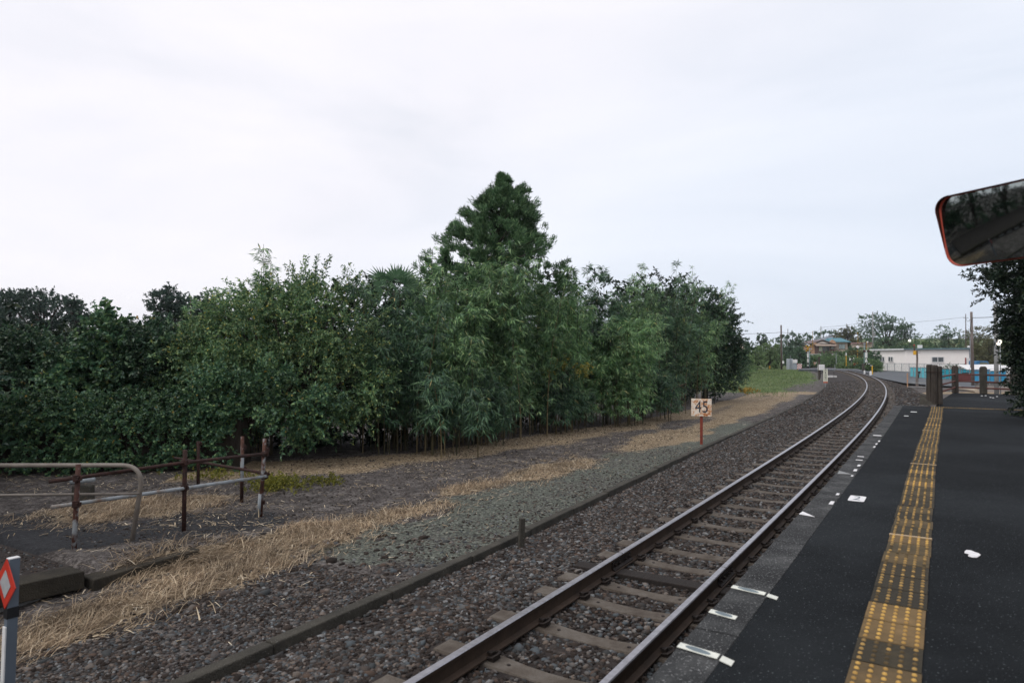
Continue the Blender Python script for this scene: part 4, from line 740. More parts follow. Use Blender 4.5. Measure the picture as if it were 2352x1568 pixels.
# ---- conifer
p = loc_u(1121, 2.4); H_ = ztop(408, p.y) - p.z; t = thing('conifer_tree', p, 'tall dark conifer standing highest above the bamboo', 'tree'); mb = MB(); mb.tube([(0, 0, -.1), (.05, 0, H_ * .5), (.5, 0, H_ * .97)], [.2, .13, .02], 10)
parts = []; n = 640; zr = R.random(n) ** .9; rr = np.interp(zr, [0, .3, .55, .67, .80, .88, .93, .955, 1], [2.5, 2.4, 2.05, 1.75, 1.2, .80, .42, .2, .05]); az = R.uniform(0, 2 * PI, n); lump = .76 + .28 * np.sin(az * 3 + zr * 16) + R.normal(size=n) * .16
rad = rr * np.clip(lump, .35, 1.25); cx_ = np.cos(az) * rad + zr * .12 + .40 * zr ** 3; cy_ = np.sin(az) * rad; cz_ = H_ * (.16 + .83 * zr) + R.normal(size=n) * .12
for i in range(0, n, 6): mb.tube([(zr[i] * .3, 0, cz_[i] - .35), (cx_[i] * .6 + .1, cy_[i] * .6, cz_[i] - .15), (cx_[i], cy_[i], cz_[i])], [.03, .02, .008], 5)
mb.build('trunk', m_bark, t, smooth=True)
for (ex, ez, ang) in ((1.12, .955, .7), (1.2, .88, .9), (1.15, .82, .9), (1.55, .79, 1.1), (1.7, .72, 1.2), (-.9, .86, -1.0), (-1.3, .80, -1.1), (-1.6, .73, -1.1), (-2.0, .66, -1)):
    k = 16; q = np.linspace(0, 1, k); cx_ = np.append(cx_, .2 + (ex - .2) * q + .12 * q); cy_ = np.append(cy_, R.normal(size=k) * .12); cz_ = np.append(cz_, H_ * (ez - .05 + .055 * q)); az = np.append(az, np.full(k, 0 if ex > 0 else PI))
C = np.stack([cx_, cy_, cz_], 1); k = 46; oo_ = np.stack([np.cos(az), np.sin(az), np.full(len(az), .85)], 1); oo_ = unit(oo_); sz_ = R.uniform(.12, .30, len(C)) * np.interp(C[:, 2] / H_, [.9, .99], [1, .45])
for tuft in range(3):
    off_ = rvec(len(C)) * sz_[:, None] * .9; off_[:, 2] *= .7; kk = k
    cc = np.repeat(C + off_, kk, 0) + rvec(len(C) * kk) * (R.random(len(C) * kk) ** .5 * np.repeat(sz_, kk) * .55)[:, None]
    dd = np.repeat(oo_, kk, 0) * .8 + rvec(len(cc)) * .75; dd[:, 2] += .3; parts.append(leaves(cc, dd, rvec(len(cc)),   .135 * R.uniform(.6, 1.35, len(cc)), .025 * R.uniform(.7, 1.2, len(cc)), .3))
V, Fc = join(parts); raw('crown', V, Fc, m_conifer, t)
# ---- palm
p = Vector(((908 - 1176) / F * 19.6, 19.6, -.3)); H_ = ztop(668, 19.6) - p.z; t = thing('fan_palm', p, 'fan palm with spiky fronds standing over the bamboo tops', 'palm tree'); mb = MB(); mb.tube([(0, 0, -.1), (.05, 0, H_ * .5), (0, 0, H_)], [.11, .1, .09], 10); mb.build('trunk', m_bark, t, smooth=True)
for i, (an, yo, pl_) in enumerate(((38, -.1, .30), (72, .2, .42), (-58, -.1, .42), (-14, .25, .30), (105, -.2, .35), (-95, .1, .38), (10, -.5, .25), (-35, .5, .35), (55, .6, .35), (-75, -.5, .3), (85, -.6, .3))):
    a0 = math.radians(an); d = Vector((math.sin(a0), yo, math.cos(a0))).normalized(); hub = Vector((0, 0, H_)); tip = hub + d * pl_; fm = MB(); fm.tube([hub - Vector((0, 0, .05)), hub.lerp(tip, .5), tip], .013, 5)
    side = d.cross(Vector((rnd.uniform(-.5, .5), 1, rnd.uniform(-.3, .3)))).normalized(); upn = side.cross(d).normalized()
    for j in range(15):
        a = (j - 7) / 7 * 1.25; dd = (d * math.cos(a) + side * math.sin(a) + upn * .18 * math.cos(a * 2)).normalized(); l = .70 * (1 - .2 * abs(a) / 1.25) * rnd.uniform(.9, 1.08); s2 = dd.cross(upn).normalized() * .028
        m1 = tip + dd * l * .5 + upn * .01; e = tip + dd * l - Vector((0, 0, .13 * l)); k = len(fm.v); fm.v += [tuple(q) for q in (tip, m1 - s2, m1 + upn * .01, m1 + s2, e)]; fm.f += [(k, k + 1, k + 2), (k, k + 2, k + 3), (k + 1, k + 4, k + 2), (k + 2, k + 4, k + 3)]; fm.m += [0] * 4
    fm.build('frond', m_palm, t)
# ---- broadleaf trees, left half
def bt(u, back): return loc_u(u, back)
p = bt(690, .9)
tree('broadleaf_tree', p, 5, [(0, -.2, 2.2, 2.1, 1.2, 1.5), (-.6, -.3, 3.3, 1.5, 1.0, .95), (.9, -.2, 3.2, 1.3, 1.0, 1.0), (-1.6, -.2, 1.8, 1.1, 1.0, 1.2), (1.4, -.4, 1.7, .9, .9, 1.2), (.3, 0, 3.9, .7, .6, .4), (-.7, 0, 3.8, .45, .5, .35), (-1.9, 0, 3.5, .6, .6, .4)], 3000, 26, .082, .036, m_broad, m_bark,
     'big olive green broadleaf tree with yellowing shoots sticking out on top', r0=.1, twig=.5, cut=.55, wands=[(.1, 0, 4.3, .05, 1, .9), (.5, 0, 4.3, .35, 1, .95), (.9, 0, 3.9, .75, 1, 1.1), (-.1, 0, 4.3, -.25, 1, .7), (-1.3, 0, 3.9, -.7, .8, .9), (-2.1, 0, 3.6, -1, .75, .9), (-1.9, 0, 3.7, -.5, 1, .7), (-2.2, 0, 3.4, -1, .3, .8), (1.3, 0, 3.6, .9, .7, .7), (.3, 0, 4.4, .15, 1, .8), (-1.5, 0, 3.7, -.5, 1, .7), (1.1, 0, 3.8, .5, 1, .8), (.2, .2, 3.9, .25, 1, 1.3), (.7, -.2, 3.8, .55, 1, 1.35), (-.3, .2, 3.8, -.1, 1, 1.2), (-.8, 0, 3.7, -.3, 1, 1.1), (-1.8, .2, 3.5, -.75, 1, 1.1), (1.2, .2, 3.4, .8, 1, 1.1), (0, -.3, 3.9, .1, 1, 1.25), (.9, 0, 3.7, .35, 1, 1.3)])
p = bt(560, -.3)
tree('broadleaf_tree', p, 3, [(.3, -.1, 1.5, 1.5, .9, .75), (1.3, 0, 1.3, .9, .8, .7), (-.6, .1, 1.6, .8, .7, .5)], 800, 24, .10, .052, m_vine, m_bark, 'low spreading broadleaf bush with large leaves under the big broadleaf tree', 'bush', r0=.05, twig=.45, cut=.5)
p = bt(470, 1.6)
tree('broadleaf_tree', p, 4, [(0, 0, 2.2, 1.2, 1.1, 1.2), (-.5, .2, 1.7, 1.1, .7, .6), (.6, 0, 2.9, .8, .8, .6)], 1300, 24, .085, .042, m_broad, m_bark, 'rounded broadleaf tree left of the big one, behind the hedge', r0=.08, wands=[(.9, 0, 3.2, -.5, 1, .8)])
p = bt(335, 1.5)
tree('broadleaf_tree', p, 4, [(0, 0, 2.3, .95, .9, .9), (.35, 0, 2.95, .42, .4, .3), (-.3, 0, 2.9, .3, .3, .25)], 900, 24, .10, .062, m_dark, m_bark, 'dark leafy tree with a knobbly top between the hedge and far pines', r0=.08, cut=1.6)
p = bt(225, 1.3)
tree('broadleaf_tree', p, 4, [(0, 0, 2.1, 1.0, .9, .75), (.15, 0, 2.95, .3, .3, .4)], 700, 20, .13, .095, m_vine, m_bark, 'large leaved vine covered tree with an orange tinged leader shoot', r0=.07, cut=1.55, wands=[(.2, 0, 3.3, .05, 1, .75), (.22, .1, 3.3, .15, 1, .55)])
p = bt(70, 1.6)
tree('broadleaf_tree', p, 4, [(0, 0, 1.9, 1.4, 1.0, 1.05), (-1.2, 0, 1.9, 1.2, 1.0, 1.1), (.5, 0, 2.4, .6, .8, .5), (-.6, 0, 2.5, .7, .7, .45)], 1500, 24, .10, .06, m_dark, m_bark, 'dark bushy tree at the left edge behind the hedge', r0=.1, cut=1.6)
for i, (s, o) in enumerate(((5.0, -14.6), (1, -12.6), (-3.5, -12), (-8, -11.8), (-13, -11.5), (-18, -11.5))):
    q = P3(s, o, -.32); h_ = [.5, 4.6, 5.6, 5.0, 6, 5][i]
    tree('broadleaf_tree', q, 5, [(0, 0, 2.6 + h_, 2.3, 2.0, 2.0), (.8, 0, 1.3, 2.2, 1.6, 1.3), (-1, .5, 3.3 + h_, 1.3, 1.3, 1.3), (.3, 0, 2.6 + h_ * .5, 2.5, 2, 2.2)], 600, 18, .2, .12, m_dark, m_bark, 'tall dark tree behind the old platform, seen only in the mirror', group='trees behind the old platform', r0=.12, twig=.7)
# right-end tree with vines, maple, dead branch
p = Vector(((1618 - 1176) / F * 38.5, 38.5, -.3))
tree('vine_draped_tree', p, 6, [(0, 0, 2.6, 2.0, 1.6, 2.0), (-1.6, -.6, 2.6, 1.6, 1.4, 2.0), (-.6, 0, 4.9, 1.9, 1.5, 1.2), (.7, .2, 4.2, 1.2, 1.2, 1.2), (1.1, 0, 2.0, 1.05, 1.2, 1.9), (-2.6, -.6, 5.0, 1.4, 1.2, .9), (-2.3, -1.5, 1.7, 1.5, 1.1, 1.5)], 5200, 24, .12, .062, m_dark, m_bark, 'dark vine draped tree at the right end of the grove', r0=.16, twig=.55, wands=[(.9, 0, 5.0, .6, 1, .8), (.4, 0, 5.7, .5, 1, .8), (-1, 0, 5.9, .1, 1, .7), (1.4, 0, 4.3, .9, .8, .8)])
for u, v, Y, lab in ((1530, 738, 33.5, 'yellow green creeper spray high on the vine draped tree'), (1465, 850, 30.5, 'pale yellow creeper spray in the dark gap right of the bulging bamboo'), (1500, 880, 31.0, 'lowest yellow creeper spray above the dead branch')):
    q = at(u, v, Y - 1.0); t = thing('creeper_spray', q, lab, 'creeper', 'yellowing creeper sprays'); n = 26; c = R.normal(size=(n, 3)) * np.array([.45, .12, .22]); V, Fc = sprays(c, rvec(n), np.full(n, .3), 7, .13, .085); raw('leaves', V, Fc, m_yellow, t); mb = MB(); mb.tube([(-.6, .5, -.3), (0, .1, 0), (.5, .3, .15)], .012, 5); mb.build('stem', m_bark, t)
q = loc_u(1288, -.7); q2 = at(1288, 850, q.y)
tree('maple_sapling', q, 3, [(0, 0, q2.z + .32, .62, .5, .16), (.35, -.1, q2.z + .62, .45, .4, .13), (-.3, 0, q2.z + .05, .4, .4, .12)], 120, 16, .075, .055, m_yellow, m_bark, 'yellow green layered maple sapling against the dark bamboo', 'sapling', r0=.025, twig=.3, upb=.0)
mb = MB(); A = at(1488, 940, 27.0); B = at(1562, 886, 26.6); mb.tube([A - A, A.lerp(B, .45) - A + Vector((0, 0, .04)), A.lerp(B, .62) - A + Vector((0, 0, .12)), B - A, B - A + Vector((.25, 0, .1))], [.045, .04, .034, .022, .008], 7); o = mb.build('dead_branch', plain('dead_wood', (.07, .042, .03), .9), None, A, smooth=True); tag(o, 'bare dead branch leaning at the foot of the grove', 'branch')
mb = MB(); A = Vector((*G(1985, 1, 0), 0)) if False else at(992, 1102 - 0, 1) ; A = Vector((*G(1988 * .5747 if False else 1140, 1018, -.3), -.32)); B = at(1163, 978, A.y + .1); mb.tube([A - A, B - A], .016, 6); o = mb.build('broken_cane', m_culm, None, A); tag(o, 'broken pale bamboo cane leaning out of the grove floor', 'bamboo cane')
# ivy hedge
A0 = loc_u(-260, -.7); A1 = loc_u(560, -.5); p = loc_u(120, -.6, -.32); t = thing('ivy_hedge', p, 'long low hedge overgrown with dark ivy at left', 'hedge'); n = 2700; fx = R.random(n); base = np.array(A0)[None] * (1 - fx[:, None]) + np.array(A1)[None] * fx[:, None] - np.array(p)
th_ = R.uniform(-.25, PI * .75, n); top = 1.52 + (fbm(fx * 30, fx * 0, .8) - .5) * .5; prof = np.stack([np.zeros(n), -np.cos(th_) * .55, np.clip(np.sin(th_), 0, 1)], 1); hgt_ = np.where(th_ < .6, R.random(n) * .9, prof[:, 2]) * top
c = base + np.stack([np.zeros(n), prof[:, 1] * (1 + (fbm(fx * 40, hgt_, 1.5) - .5) * .9), hgt_ + .05], 1); dn = np.stack([R.normal(size=n) * .5, -np.abs(np.cos(th_)) - .2 + R.normal(size=n) * .3, R.normal(size=n) * .4 + .15], 1)
V, Fc = sprays(c, dn, R.uniform(.2, .45, n), 26, .075, .058, 1.0, .6); raw('leaves', V, Fc, m_vine, t)
mb = MB(); cA = Vector(A0) - p; cB = Vector(A1) - p; mb.ext([cA + Vector((0, -.12, 0)), cB + Vector((0, -.12, 0)), cB + Vector((0, .5, 0)), cA + Vector((0, .5, 0))], (0, 0, 1.15)); mb.build('dark_core', m_bark, t)  # solid dark box standing in for the shaded inside of the hedge
x, y = G(208, 1052, -.3); mb = MB(); mb.box((0, 0, .62), (.24, .14, 1.35), Matrix.Rotation(.05, 3, 'Y')); o = mb.build('old_post', plain('grey_timber', (.04, .043, .05), .9, bump=.4), None, (x, y - .25, -.33), bevel=.015); tag(o, 'old grey post swallowed by the ivy hedge', 'post')
# mass of growth behind the front row, leaf colour darkened for the shaded gaps
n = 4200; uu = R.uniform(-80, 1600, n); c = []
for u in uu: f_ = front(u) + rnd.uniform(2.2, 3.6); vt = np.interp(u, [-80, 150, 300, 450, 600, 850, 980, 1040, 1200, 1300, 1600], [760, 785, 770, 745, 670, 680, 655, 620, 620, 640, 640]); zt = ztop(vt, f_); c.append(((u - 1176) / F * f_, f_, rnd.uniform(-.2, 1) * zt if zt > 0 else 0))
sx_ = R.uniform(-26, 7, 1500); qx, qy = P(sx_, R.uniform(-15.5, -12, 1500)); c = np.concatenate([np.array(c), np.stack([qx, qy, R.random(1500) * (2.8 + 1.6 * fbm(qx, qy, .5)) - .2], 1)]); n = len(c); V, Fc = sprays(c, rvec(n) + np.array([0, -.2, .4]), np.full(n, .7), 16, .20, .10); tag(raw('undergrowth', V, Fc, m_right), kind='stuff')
# ---- evergreen at the right edge
p = Vector((*G(2330, 961, .757), .757)); p = Vector((13.02, 16.2, .757))
tree('evergreen_tree', p, 5, [(.25, 0, 2.5, 1.35, 1.2, 1.15), (-.05, 0, 3.3, 1.45, 1.2, .85), (.5, 0, 1.3, 1.4, 1.1, 1.2), (.5, 0, .5, 1.3, 1.0, .6), (1.2, 0, 4.1, 1.4, 1.2, .7), (.6, .4, 2.2, 1.3, 1, 1.8)], 5200, 28, .095, .042, m_right, m_bark, 'very dark evergreen tree at the right edge of the platform', r0=.12, twig=.42)
mb = MB(); mb.box((0, 0, .04), (1.6, .18, .1), Matrix.Rotation(1.0, 3, 'Z')); o = mb.build('edging_stone', m_kerb, None, (11.85, 15.5, .757), bevel=.02); tag(o, 'pale edging stone at the foot of the dark evergreen', 'edging')
for s, o in ((14.6, 9.2), (9.5, 9.3), (4.5, 9.2), (-1, 9.2)):  # row of unseen evergreens added to shade the right of the platform
    q = P3(s, o, .757); tree('evergreen_tree', q, 5, [(0, 0, 2.2, 1.5, 1.6, 1.8), (.2, 0, 3.6, 1.2, 1.3, 1.0)], 420, 18, .17, .085, m_right, m_bark, 'dark evergreen added unseen along the back of the platform to shade it', group='unseen evergreens added to shade the platform', r0=.12, twig=.6)
# ================================================================ ground cover
def scat(n, box, f, zl=.0):
    x = R.uniform(box[0], box[1], n); y = R.uniform(box[2], box[3], n); s, o = SO(x, y); k = R.random(n) < f(x, y, s, o); x, y, s, o = x[k], y[k], s[k], o[k]; return x, y, gz(x, y, s, o) + zl, s, o
def nearw(x, y): return np.clip(9 / np.maximum(4, y), .12, 1) ** 1.0
free = lambda s, o: (o < -2.6)
def flit(x, y, s, o): return free(s, o) * nearw(x, y) ** .5 * np.clip(m_straw_(x, y, s, o) * 1.0 + .5 * (o < -4) * sst(.35, .6, fbm(x, y, .7)) + .05, 0, 1) * (grove_gap(x, y) > -.4)
x, y, z, s, o = scat(150000, (-12, 16, 6, 46), flit, .008); n = len(x); d = np.stack([R.normal(size=n), R.normal(size=n), R.normal(size=n) * .16], 1)
V, Fc = strips(np.stack([x, y, z + R.random(n) * .02], 1), d, R.uniform(.06, .2, n), R.uniform(.007, .018, n), .15, 2); tag(raw('bamboo_leaf_litter', V, Fc, m_straw), kind='stuff')
tag(raw('soil_clods', *join([strew(12000, 6, 26, -10.5, -4.2, .008, .026, gzf, pw=1.1)]), m_clod), kind='stuff')
def combed(n, q, L0, hgt):
    m = max(4, n // 85); ts = q[0] + R.normal(size=m) * q[2] * .55; to = q[1] + R.normal(size=m) * q[3] * .5; ang = R.normal(size=m) * .55; tl = R.uniform(.6, 1.35, m); th = R.uniform(.1, 1.5, m); k = np.repeat(np.arange(m), 85); N_ = len(k)
    w_ = R.uniform(.6, 2.2, m)[k]; s = ts[k] + R.normal(size=N_) * .13 * w_; o = to[k] + R.normal(size=N_) * .09 * w_; x, y = P(s, o); z = gz(x, y, s, o); hx = np.interp(s, TS, DX); hy = np.interp(s, TS, DY); a = ang[k] + R.normal(size=N_) * .38 - .35; ca, sa = np.cos(a), np.sin(a)
    d = np.stack([hx * ca + hy * sa, hy * ca - hx * sa, (np.abs(R.normal(size=N_)) * .45 + hgt) * th[k]], 1)
    return strips(np.stack([x, y, z - .01], 1), d, L0 * tl[k] * R.uniform(.5, 1.3, N_), R.uniform(.004, .0085, N_), .62, 3)
parts = [combed(int(7600 * (q[2] * q[3]) ** .5 * (1 if q[0] < 17 else .8)), q, .38 if q[0] < 10 else .28 if q[0] < 17 else .14, .22 if q[0] < 10 else .18 if q[0] < 17 else .10) for q in DRY]
V, Fc = join(parts); tag(raw('dry_grass', V, Fc, m_dry), kind='stuff')
# yellow green weeds
n = 420; s_ = np.concatenate([R.normal(size=300) * np.array(1.0), R.normal(size=120) * .6]); uu = np.concatenate([R.normal(630, 34, 300), R.normal(745, 20, 60), R.normal(480, 40, 60)]); vv = np.concatenate([R.normal(1116, 9, 300), R.normal(1111, 5, 60), R.normal(1098, 5, 60)])
c = np.array([(*G(u, v, -.3), -.29) for u, v in zip(uu, vv)]); V, Fc = sprays(c, rvec(n) * .7 + np.array([0, 0, 1.]), R.uniform(.1, .22, n), 14, .06, .02); tag(raw('yellow_weeds', V, Fc, m_weed), kind='stuff')
n = 60; c = np.array([(*G(u, v, -.3), -.28) for u, v in zip(R.normal(1715, 12, n), R.normal(900, 2.5, n))]); V, Fc = sprays(c, rvec(n) * .7 + np.array([0, 0, 1.]), R.uniform(.15, .3, n), 12, .1, .05); tag(raw('orange_weeds', V, Fc, LEAF('orange_leaf', [(0, (.14, .12, .02)), (1, (.42, .24, .03))])), kind='stuff')
# green grass beyond the grove
def fgr(x, y, s, o): return m_grass_(x, y, s, o) * (o < -3.9) * (s < 125)
x, y, z, s, o = scat(150000, (10, 62, 38, 122), fgr); n = len(x); d = np.stack([R.normal(size=n) * .5, R.normal(size=n) * .5, np.ones(n)], 1); V, Fc = strips(np.stack([x, y, z], 1), d, R.uniform(.10, .32, n) * (1 + .9 * (fbm(x, y, .35) > .56)), R.uniform(.012, .03, n), .4, 2); tag(raw('green_grass', V, Fc, m_lawn), kind='stuff')
# ================================================================ the distance: crossing, houses, poles, trees
def ZA(x, y): return 1666.9 + .08798 * x, 735.7 + .08798 * y
def ZB(x, y): return 1839.3 + .08798 * x, 735.7 + .08798 * y
def ZC(x, y): return 2034.7 + .14662 * x, 712.7 + .14662 * y
def A_(x, y, Y): return at(*ZA(x, y), Y)
def B_(x, y, Y): return at(*ZB(x, y), Y)
def C_(x, y, Y): return at(*ZC(x, y), Y)
def gnd(x, y): return float(gz(x, y, rough=False)[0])
def foot(p): return Vector((p.x, p.y, gnd(p.x, p.y) - .05))
# ---- far trees
def ftree(u, vt, Y, wpx, label, mat=m_far, n=700, blobs=None, group=None, L=.30, k=16, name='broadleaf_tree', zb=None, low=.1):
    X = (u - 1176) / F * Y; g = gnd(X, Y) if zb is None else zb; h = ztop(vt, Y) - g; r = wpx / F * Y / 2; p = Vector((X, Y, g))
    bl = blobs or [(0, 0, .62, .8, .8, .36), (-.45, .1, .45, .55, .6, .33), (.5, -.1, .48, .5, .6, .32), (.15, 0, .82, .45, .5, .18), (-.2, -.3, low + .18, .75, .6, .2), (.35, -.3, low + .15, .6, .6, .18)]
    bl = [(a * r, b * r, c * h, rx * r, ry * r, rz * h) for a, b, c, rx, ry, rz in bl]
    return tree(name, p, h, bl, n, k, L * Y / 150, L * .55 * Y / 150, mat, m_bark, label, group=group, r0=.02 * h + .05, twig=.09 * r + .35, power=.4, cl=4)
ZELK = [(-.55, 0, .86, .32, .4, .10), (-.15, 0, .93, .30, .4, .07), (.12, .1, .80, .35, .4, .12), (-.45, .1, .62, .45, .5, .18), (.38, 0, .74, .3, .4, .13), (.62, 0, .60, .32, .4, .13), (.82, 0, .48, .2, .3, .11), (.1, 0, .48, .7, .6, .22), (-.6, -.2, .35, .4, .5, .25), (.45, -.2, .28, .5, .5, .22)]
ftree(2036, 723, 182, 140, 'big spreading tree with layered top, tallest beyond the crossing', n=1300, blobs=ZELK, L=.26, name='spreading_tree')
ftree(1945, 750, 200, 62, 'olive tree rising behind the grey tiled roof', m_far3, 600)
ftree(1895, 758, 230, 70, 'rounded tree on the ridge behind the brown house', m_far, 420); ftree(1845, 766, 225, 60, 'tree on the ridge between the thin pole and the brown house', m_far, 420)
ftree(1822, 764, 190, 66, 'tree with a rounded top right of the wooden utility pole', m_far, 650); ftree(1795, 770, 215, 40, 'hazy small tree crown directly behind the wooden utility pole', m_far, 300)
ftree(1751, 765, 150, 30, 'dark rounded tree poking above the pale shrubs', m_far, 420); ftree(1721, 780, 132, 19, 'slim ivy covered tree column beside the half hidden house', m_far, 360, blobs=[(0, 0, .8, .9, .9, .2), (0, 0, .5, .85, .85, .35), (0, 0, .2, 1, 1, .25)])
ftree(1766, 784, 124, 52, 'tall pale green shrub mass left of the wooden utility pole', m_far2, 700, blobs=[(-.4, 0, .55, .55, .7, .42), (.3, 0, .62, .6, .7, .38), (0, -.2, .25, .95, .8, .3), (.6, 0, .35, .45, .6, .35)]); ftree(1738, 800, 120, 36, 'pale shrub in front of the ivy covered tree column', m_far2, 420)
ftree(1712, 812, 92, 40, 'scrubby bush at the far end of the bamboo grove', m_far2, 520, L=.24); ftree(1700, 800, 66, 26, 'dark shrub tucked against the end of the grove', m_far, 420, L=.24)
ftree(1835, 802, 134, 44, 'bush behind the white cabinets', m_far, 520); ftree(1815, 796, 140, 44, 'dark bush left behind the white cabinets', m_far, 520)
ftree(2172, 747, 150, 84, 'dark round tree behind the white building', m_far, 1000, L=.24); ftree(2240, 751, 160, 104, 'olive brown tree behind the brown utility pole', m_far3, 1000, L=.24); ftree(2268, 775, 120, 70, 'grey brown thicket between the two right hand poles', m_far3, 700); ftree(2320, 760, 130, 80, 'dark tree behind the concrete pole', m_far, 700)
ftree(2118, 786, 210, 60, 'light green treetops beyond the building roof', m_far2, 320); ftree(2090, 790, 200, 50, 'low green treetops under the globe lamp', m_far2, 320)
# hedges and bank plants by the houses
for i, (u, vt, Y, w_, lab, mt) in enumerate(((1962, 791, 150, 42, 'clipped dark hedge right of the brown house', m_far), (2022, 790, 150, 62, 'long dark hedge behind the left wing of the white building', m_far), (2072, 791, 150, 52, 'dark hedge end behind the white roof', m_far), (1968, 801, 132, 40, 'olive rounded bush under the globe mirror', m_far3), (2007, 808, 104, 26, 'dark bush hugging the left end of the white building', m_far), (2006, 828, 97, 30, 'yellow green bush behind the yellow barrier post', m_kudzu), (1896, 808, 142, 44, 'creeper covered mound below the brown house', m_kudzu), (1925, 806, 146, 36, 'leafy mound below the blue roofed wing', m_kudzu), (1875, 814, 140, 36, 'leafy mound behind the left crossing signal', m_kudzu), (1915, 820, 128, 60, 'creeper covered bank between the crossing signals', m_kudzu), (1952, 819, 124, 52, 'creeper covered bank right of the thin grey post', m_kudzu), (1940, 836, 113, 34, 'bright weeds at the bank foot by the crossing', m_far2), (1978, 824, 112, 40, 'creeper clump behind the right crossing signal', m_kudzu), (1990, 832, 104, 22, 'dark creeper around the timber crossing post', m_far), (1868, 816, 139, 30, 'creeper bush between signal and timber post', m_kudzu))):
    X = (u - 1176) / F * Y; zb = min(gnd(X, Y), 2.2); ftree(u, vt, Y, w_, lab, mt, 520, L=.24, zb=zb, blobs=[(-.5, 0, .5, .5, .8, .42), (0, 0, .6, .55, .8, .4), (.5, 0, .52, .5, .8, .42), (0, -.3, .25, .95, .7, .3)], name='bush')
# pines far left
for u, vt, Y, w_, lab, n in ((95, 668, 62, 190, 'broad dark pine far behind the left hedge', 900), (0, 672, 64, 110, 'pine at the far left edge behind the dark bushy tree', 520), (172, 684, 60, 46, 'narrow dark pine beside the broad one', 420), (390, 662, 58, 100, 'flat topped pine behind the knobbly dark tree', 800), (460, 676, 62, 90, 'brownish pine behind the rounded broadleaf tree', 520)):
    ftree(u, vt, Y, w_, lab, m_pine, n, blobs=[(-.5, 0, .84, .5, .6, .12), (0, 0, .9, .55, .6, .10), (.5, 0, .82, .5, .6, .12), (0, 0, .7, .8, .8, .12), (-.3, 0, .58, .7, .7, .1), (.4, 0, .55, .6, .7, .1)], L=.5, k=22, name='pine_tree')
# ---- houses
def wallbox(name, a, b, depth, mat, par, o):      # a: lower left, b: upper right on one plane
    mb = MB(); mb.box(((a.x + b.x) / 2 - o.x, a.y + depth / 2 - o.y, (a.z + b.z) / 2 - o.z), (b.x - a.x, depth, b.z - a.z)); return mb.build(name, mat, par)
def pane(name, a, b, mat, par, o, out_=.06, frame=None, mull=0, th=.07):
    mb = MB(); mb.box(((a.x + b.x) / 2 - o.x, a.y - out_ / 2 - o.y, (a.z + b.z) / 2 - o.z), (b.x - a.x, out_, b.z - a.z)); w_ = mb.build(name, mat, par)
    if frame:
        fm = MB(); cx_, cz_ = (a.x + b.x) / 2 - o.x, (a.z + b.z) / 2 - o.z; y = a.y - out_ - .02 - o.y
        for zz in (a.z - o.z, b.z - o.z): fm.box((cx_, y, zz), (b.x - a.x + th, .05, th))
        for xx in [a.x - o.x + (b.x - a.x) * k / (mull + 1) for k in range(mull + 2)]: fm.box((xx, y + .002, cz_), (th, .046, b.z - a.z - th))
        fm.build('frame', frame, w_)
    return w_
m_bw = plain('brown_boards', (.11, .07, .065), .8, 0, .2, 2); m_tan = plain('tan_wall', (.42, .26, .17), .85, 0, .1, 1); m_pink = plain('beige_wall', (.40, .33, .28), .85, 0, .1, 1); m_brf = plain('brown_tiles', (.13, .10, .10), .7, 0, .2, 3); m_grf = M('grey_tiles', [(.3, (.085, .10, .12)), (.7, (.14, .155, .175))], 4, .5, stretch=(3, 1, 1)); m_trf = M('blue_roof', [(.3, (.03, .14, .18)), (.7, (.055, .20, .25))], 2, .4, stretch=(4, 1, 1)); m_cream = plain('cream_gable', (.60, .55, .52), .85, 0, .05)
YH = 190; o = B_(600, 860, YH); t = thing('house', o, 'brown gabled house with a blue roofed wing above the crossing', 'house')
wallbox('wall', B_(375, 870, YH), B_(880, 630, YH), 7, m_bw, t, o); wallbox('side_wall', B_(285, 870, YH + .3), B_(376, 630, YH + .3), 6, m_tan, t, o); wallbox('wing_wall', B_(881, 870, YH + .6), B_(1220, 565, YH + .6), 6, m_pink, t, o); wallbox('foundation', B_(270, 930, YH - .4), B_(1230, 868, YH - .4), 7.5, plain('pale_plinth', (.4, .4, .42)), t, o)
mb = MB(); f_ = lambda x, y, dy=0: B_(x, y, YH) - o + Vector((0, dy, 0)); q = [f_(235, 612, -.6), f_(555, 515, -.6), f_(875, 628, -.6), f_(875, 612, -.6), f_(555, 500, -.6), f_(235, 598, -.6)]; mb.ext(q, (0, 8, 0)); mb.build('roof', m_brf, t)
mb = MB(); mb.ext([f_(400, 608, -.15), f_(560, 535, -.15), f_(740, 608, -.15)], (0, .3, 0)); mb.build('gable', m_cream, t)
mb = MB(); mb.ext([f_(360, 655, -1.1), f_(890, 655, -1.1), f_(890, 668, -1.1), f_(360, 668, -1.1)], (0, 1.0, .35)); mb.build('veranda_roof', m_pink, t)
pane('window', f_(475, 800, 0) + o, f_(560, 682, 0) + o, plain('blind', (.42, .44, .36)), t, o); pane('window', f_(568, 800, 0) + o, f_(740, 682, 0) + o, m_glass, t, o, frame=m_bw, mull=1)
pane('window', B_(990, 745, YH + .6), B_(1150, 615, YH + .6), plain('curtain', (.30, .38, .40)), t, o, frame=m_bw, mull=1); pane('window', B_(790, 745, YH), B_(860, 690, YH), plain('curtain', (.30, .38, .40)), t, o)
mb = MB()
for x in range(760, 990, 44): a = f_(x, 800, -1.2); b = f_(x, 668, -1.2); mb.tube([a, b], .05, 5)
mb.tube([f_(750, 770, -1.2), f_(985, 770, -1.2)], .06, 5); mb.tube([f_(750, 675, -1.2), f_(985, 675, -1.2)], .06, 5); mb.build('balcony_rail', m_bw, t)
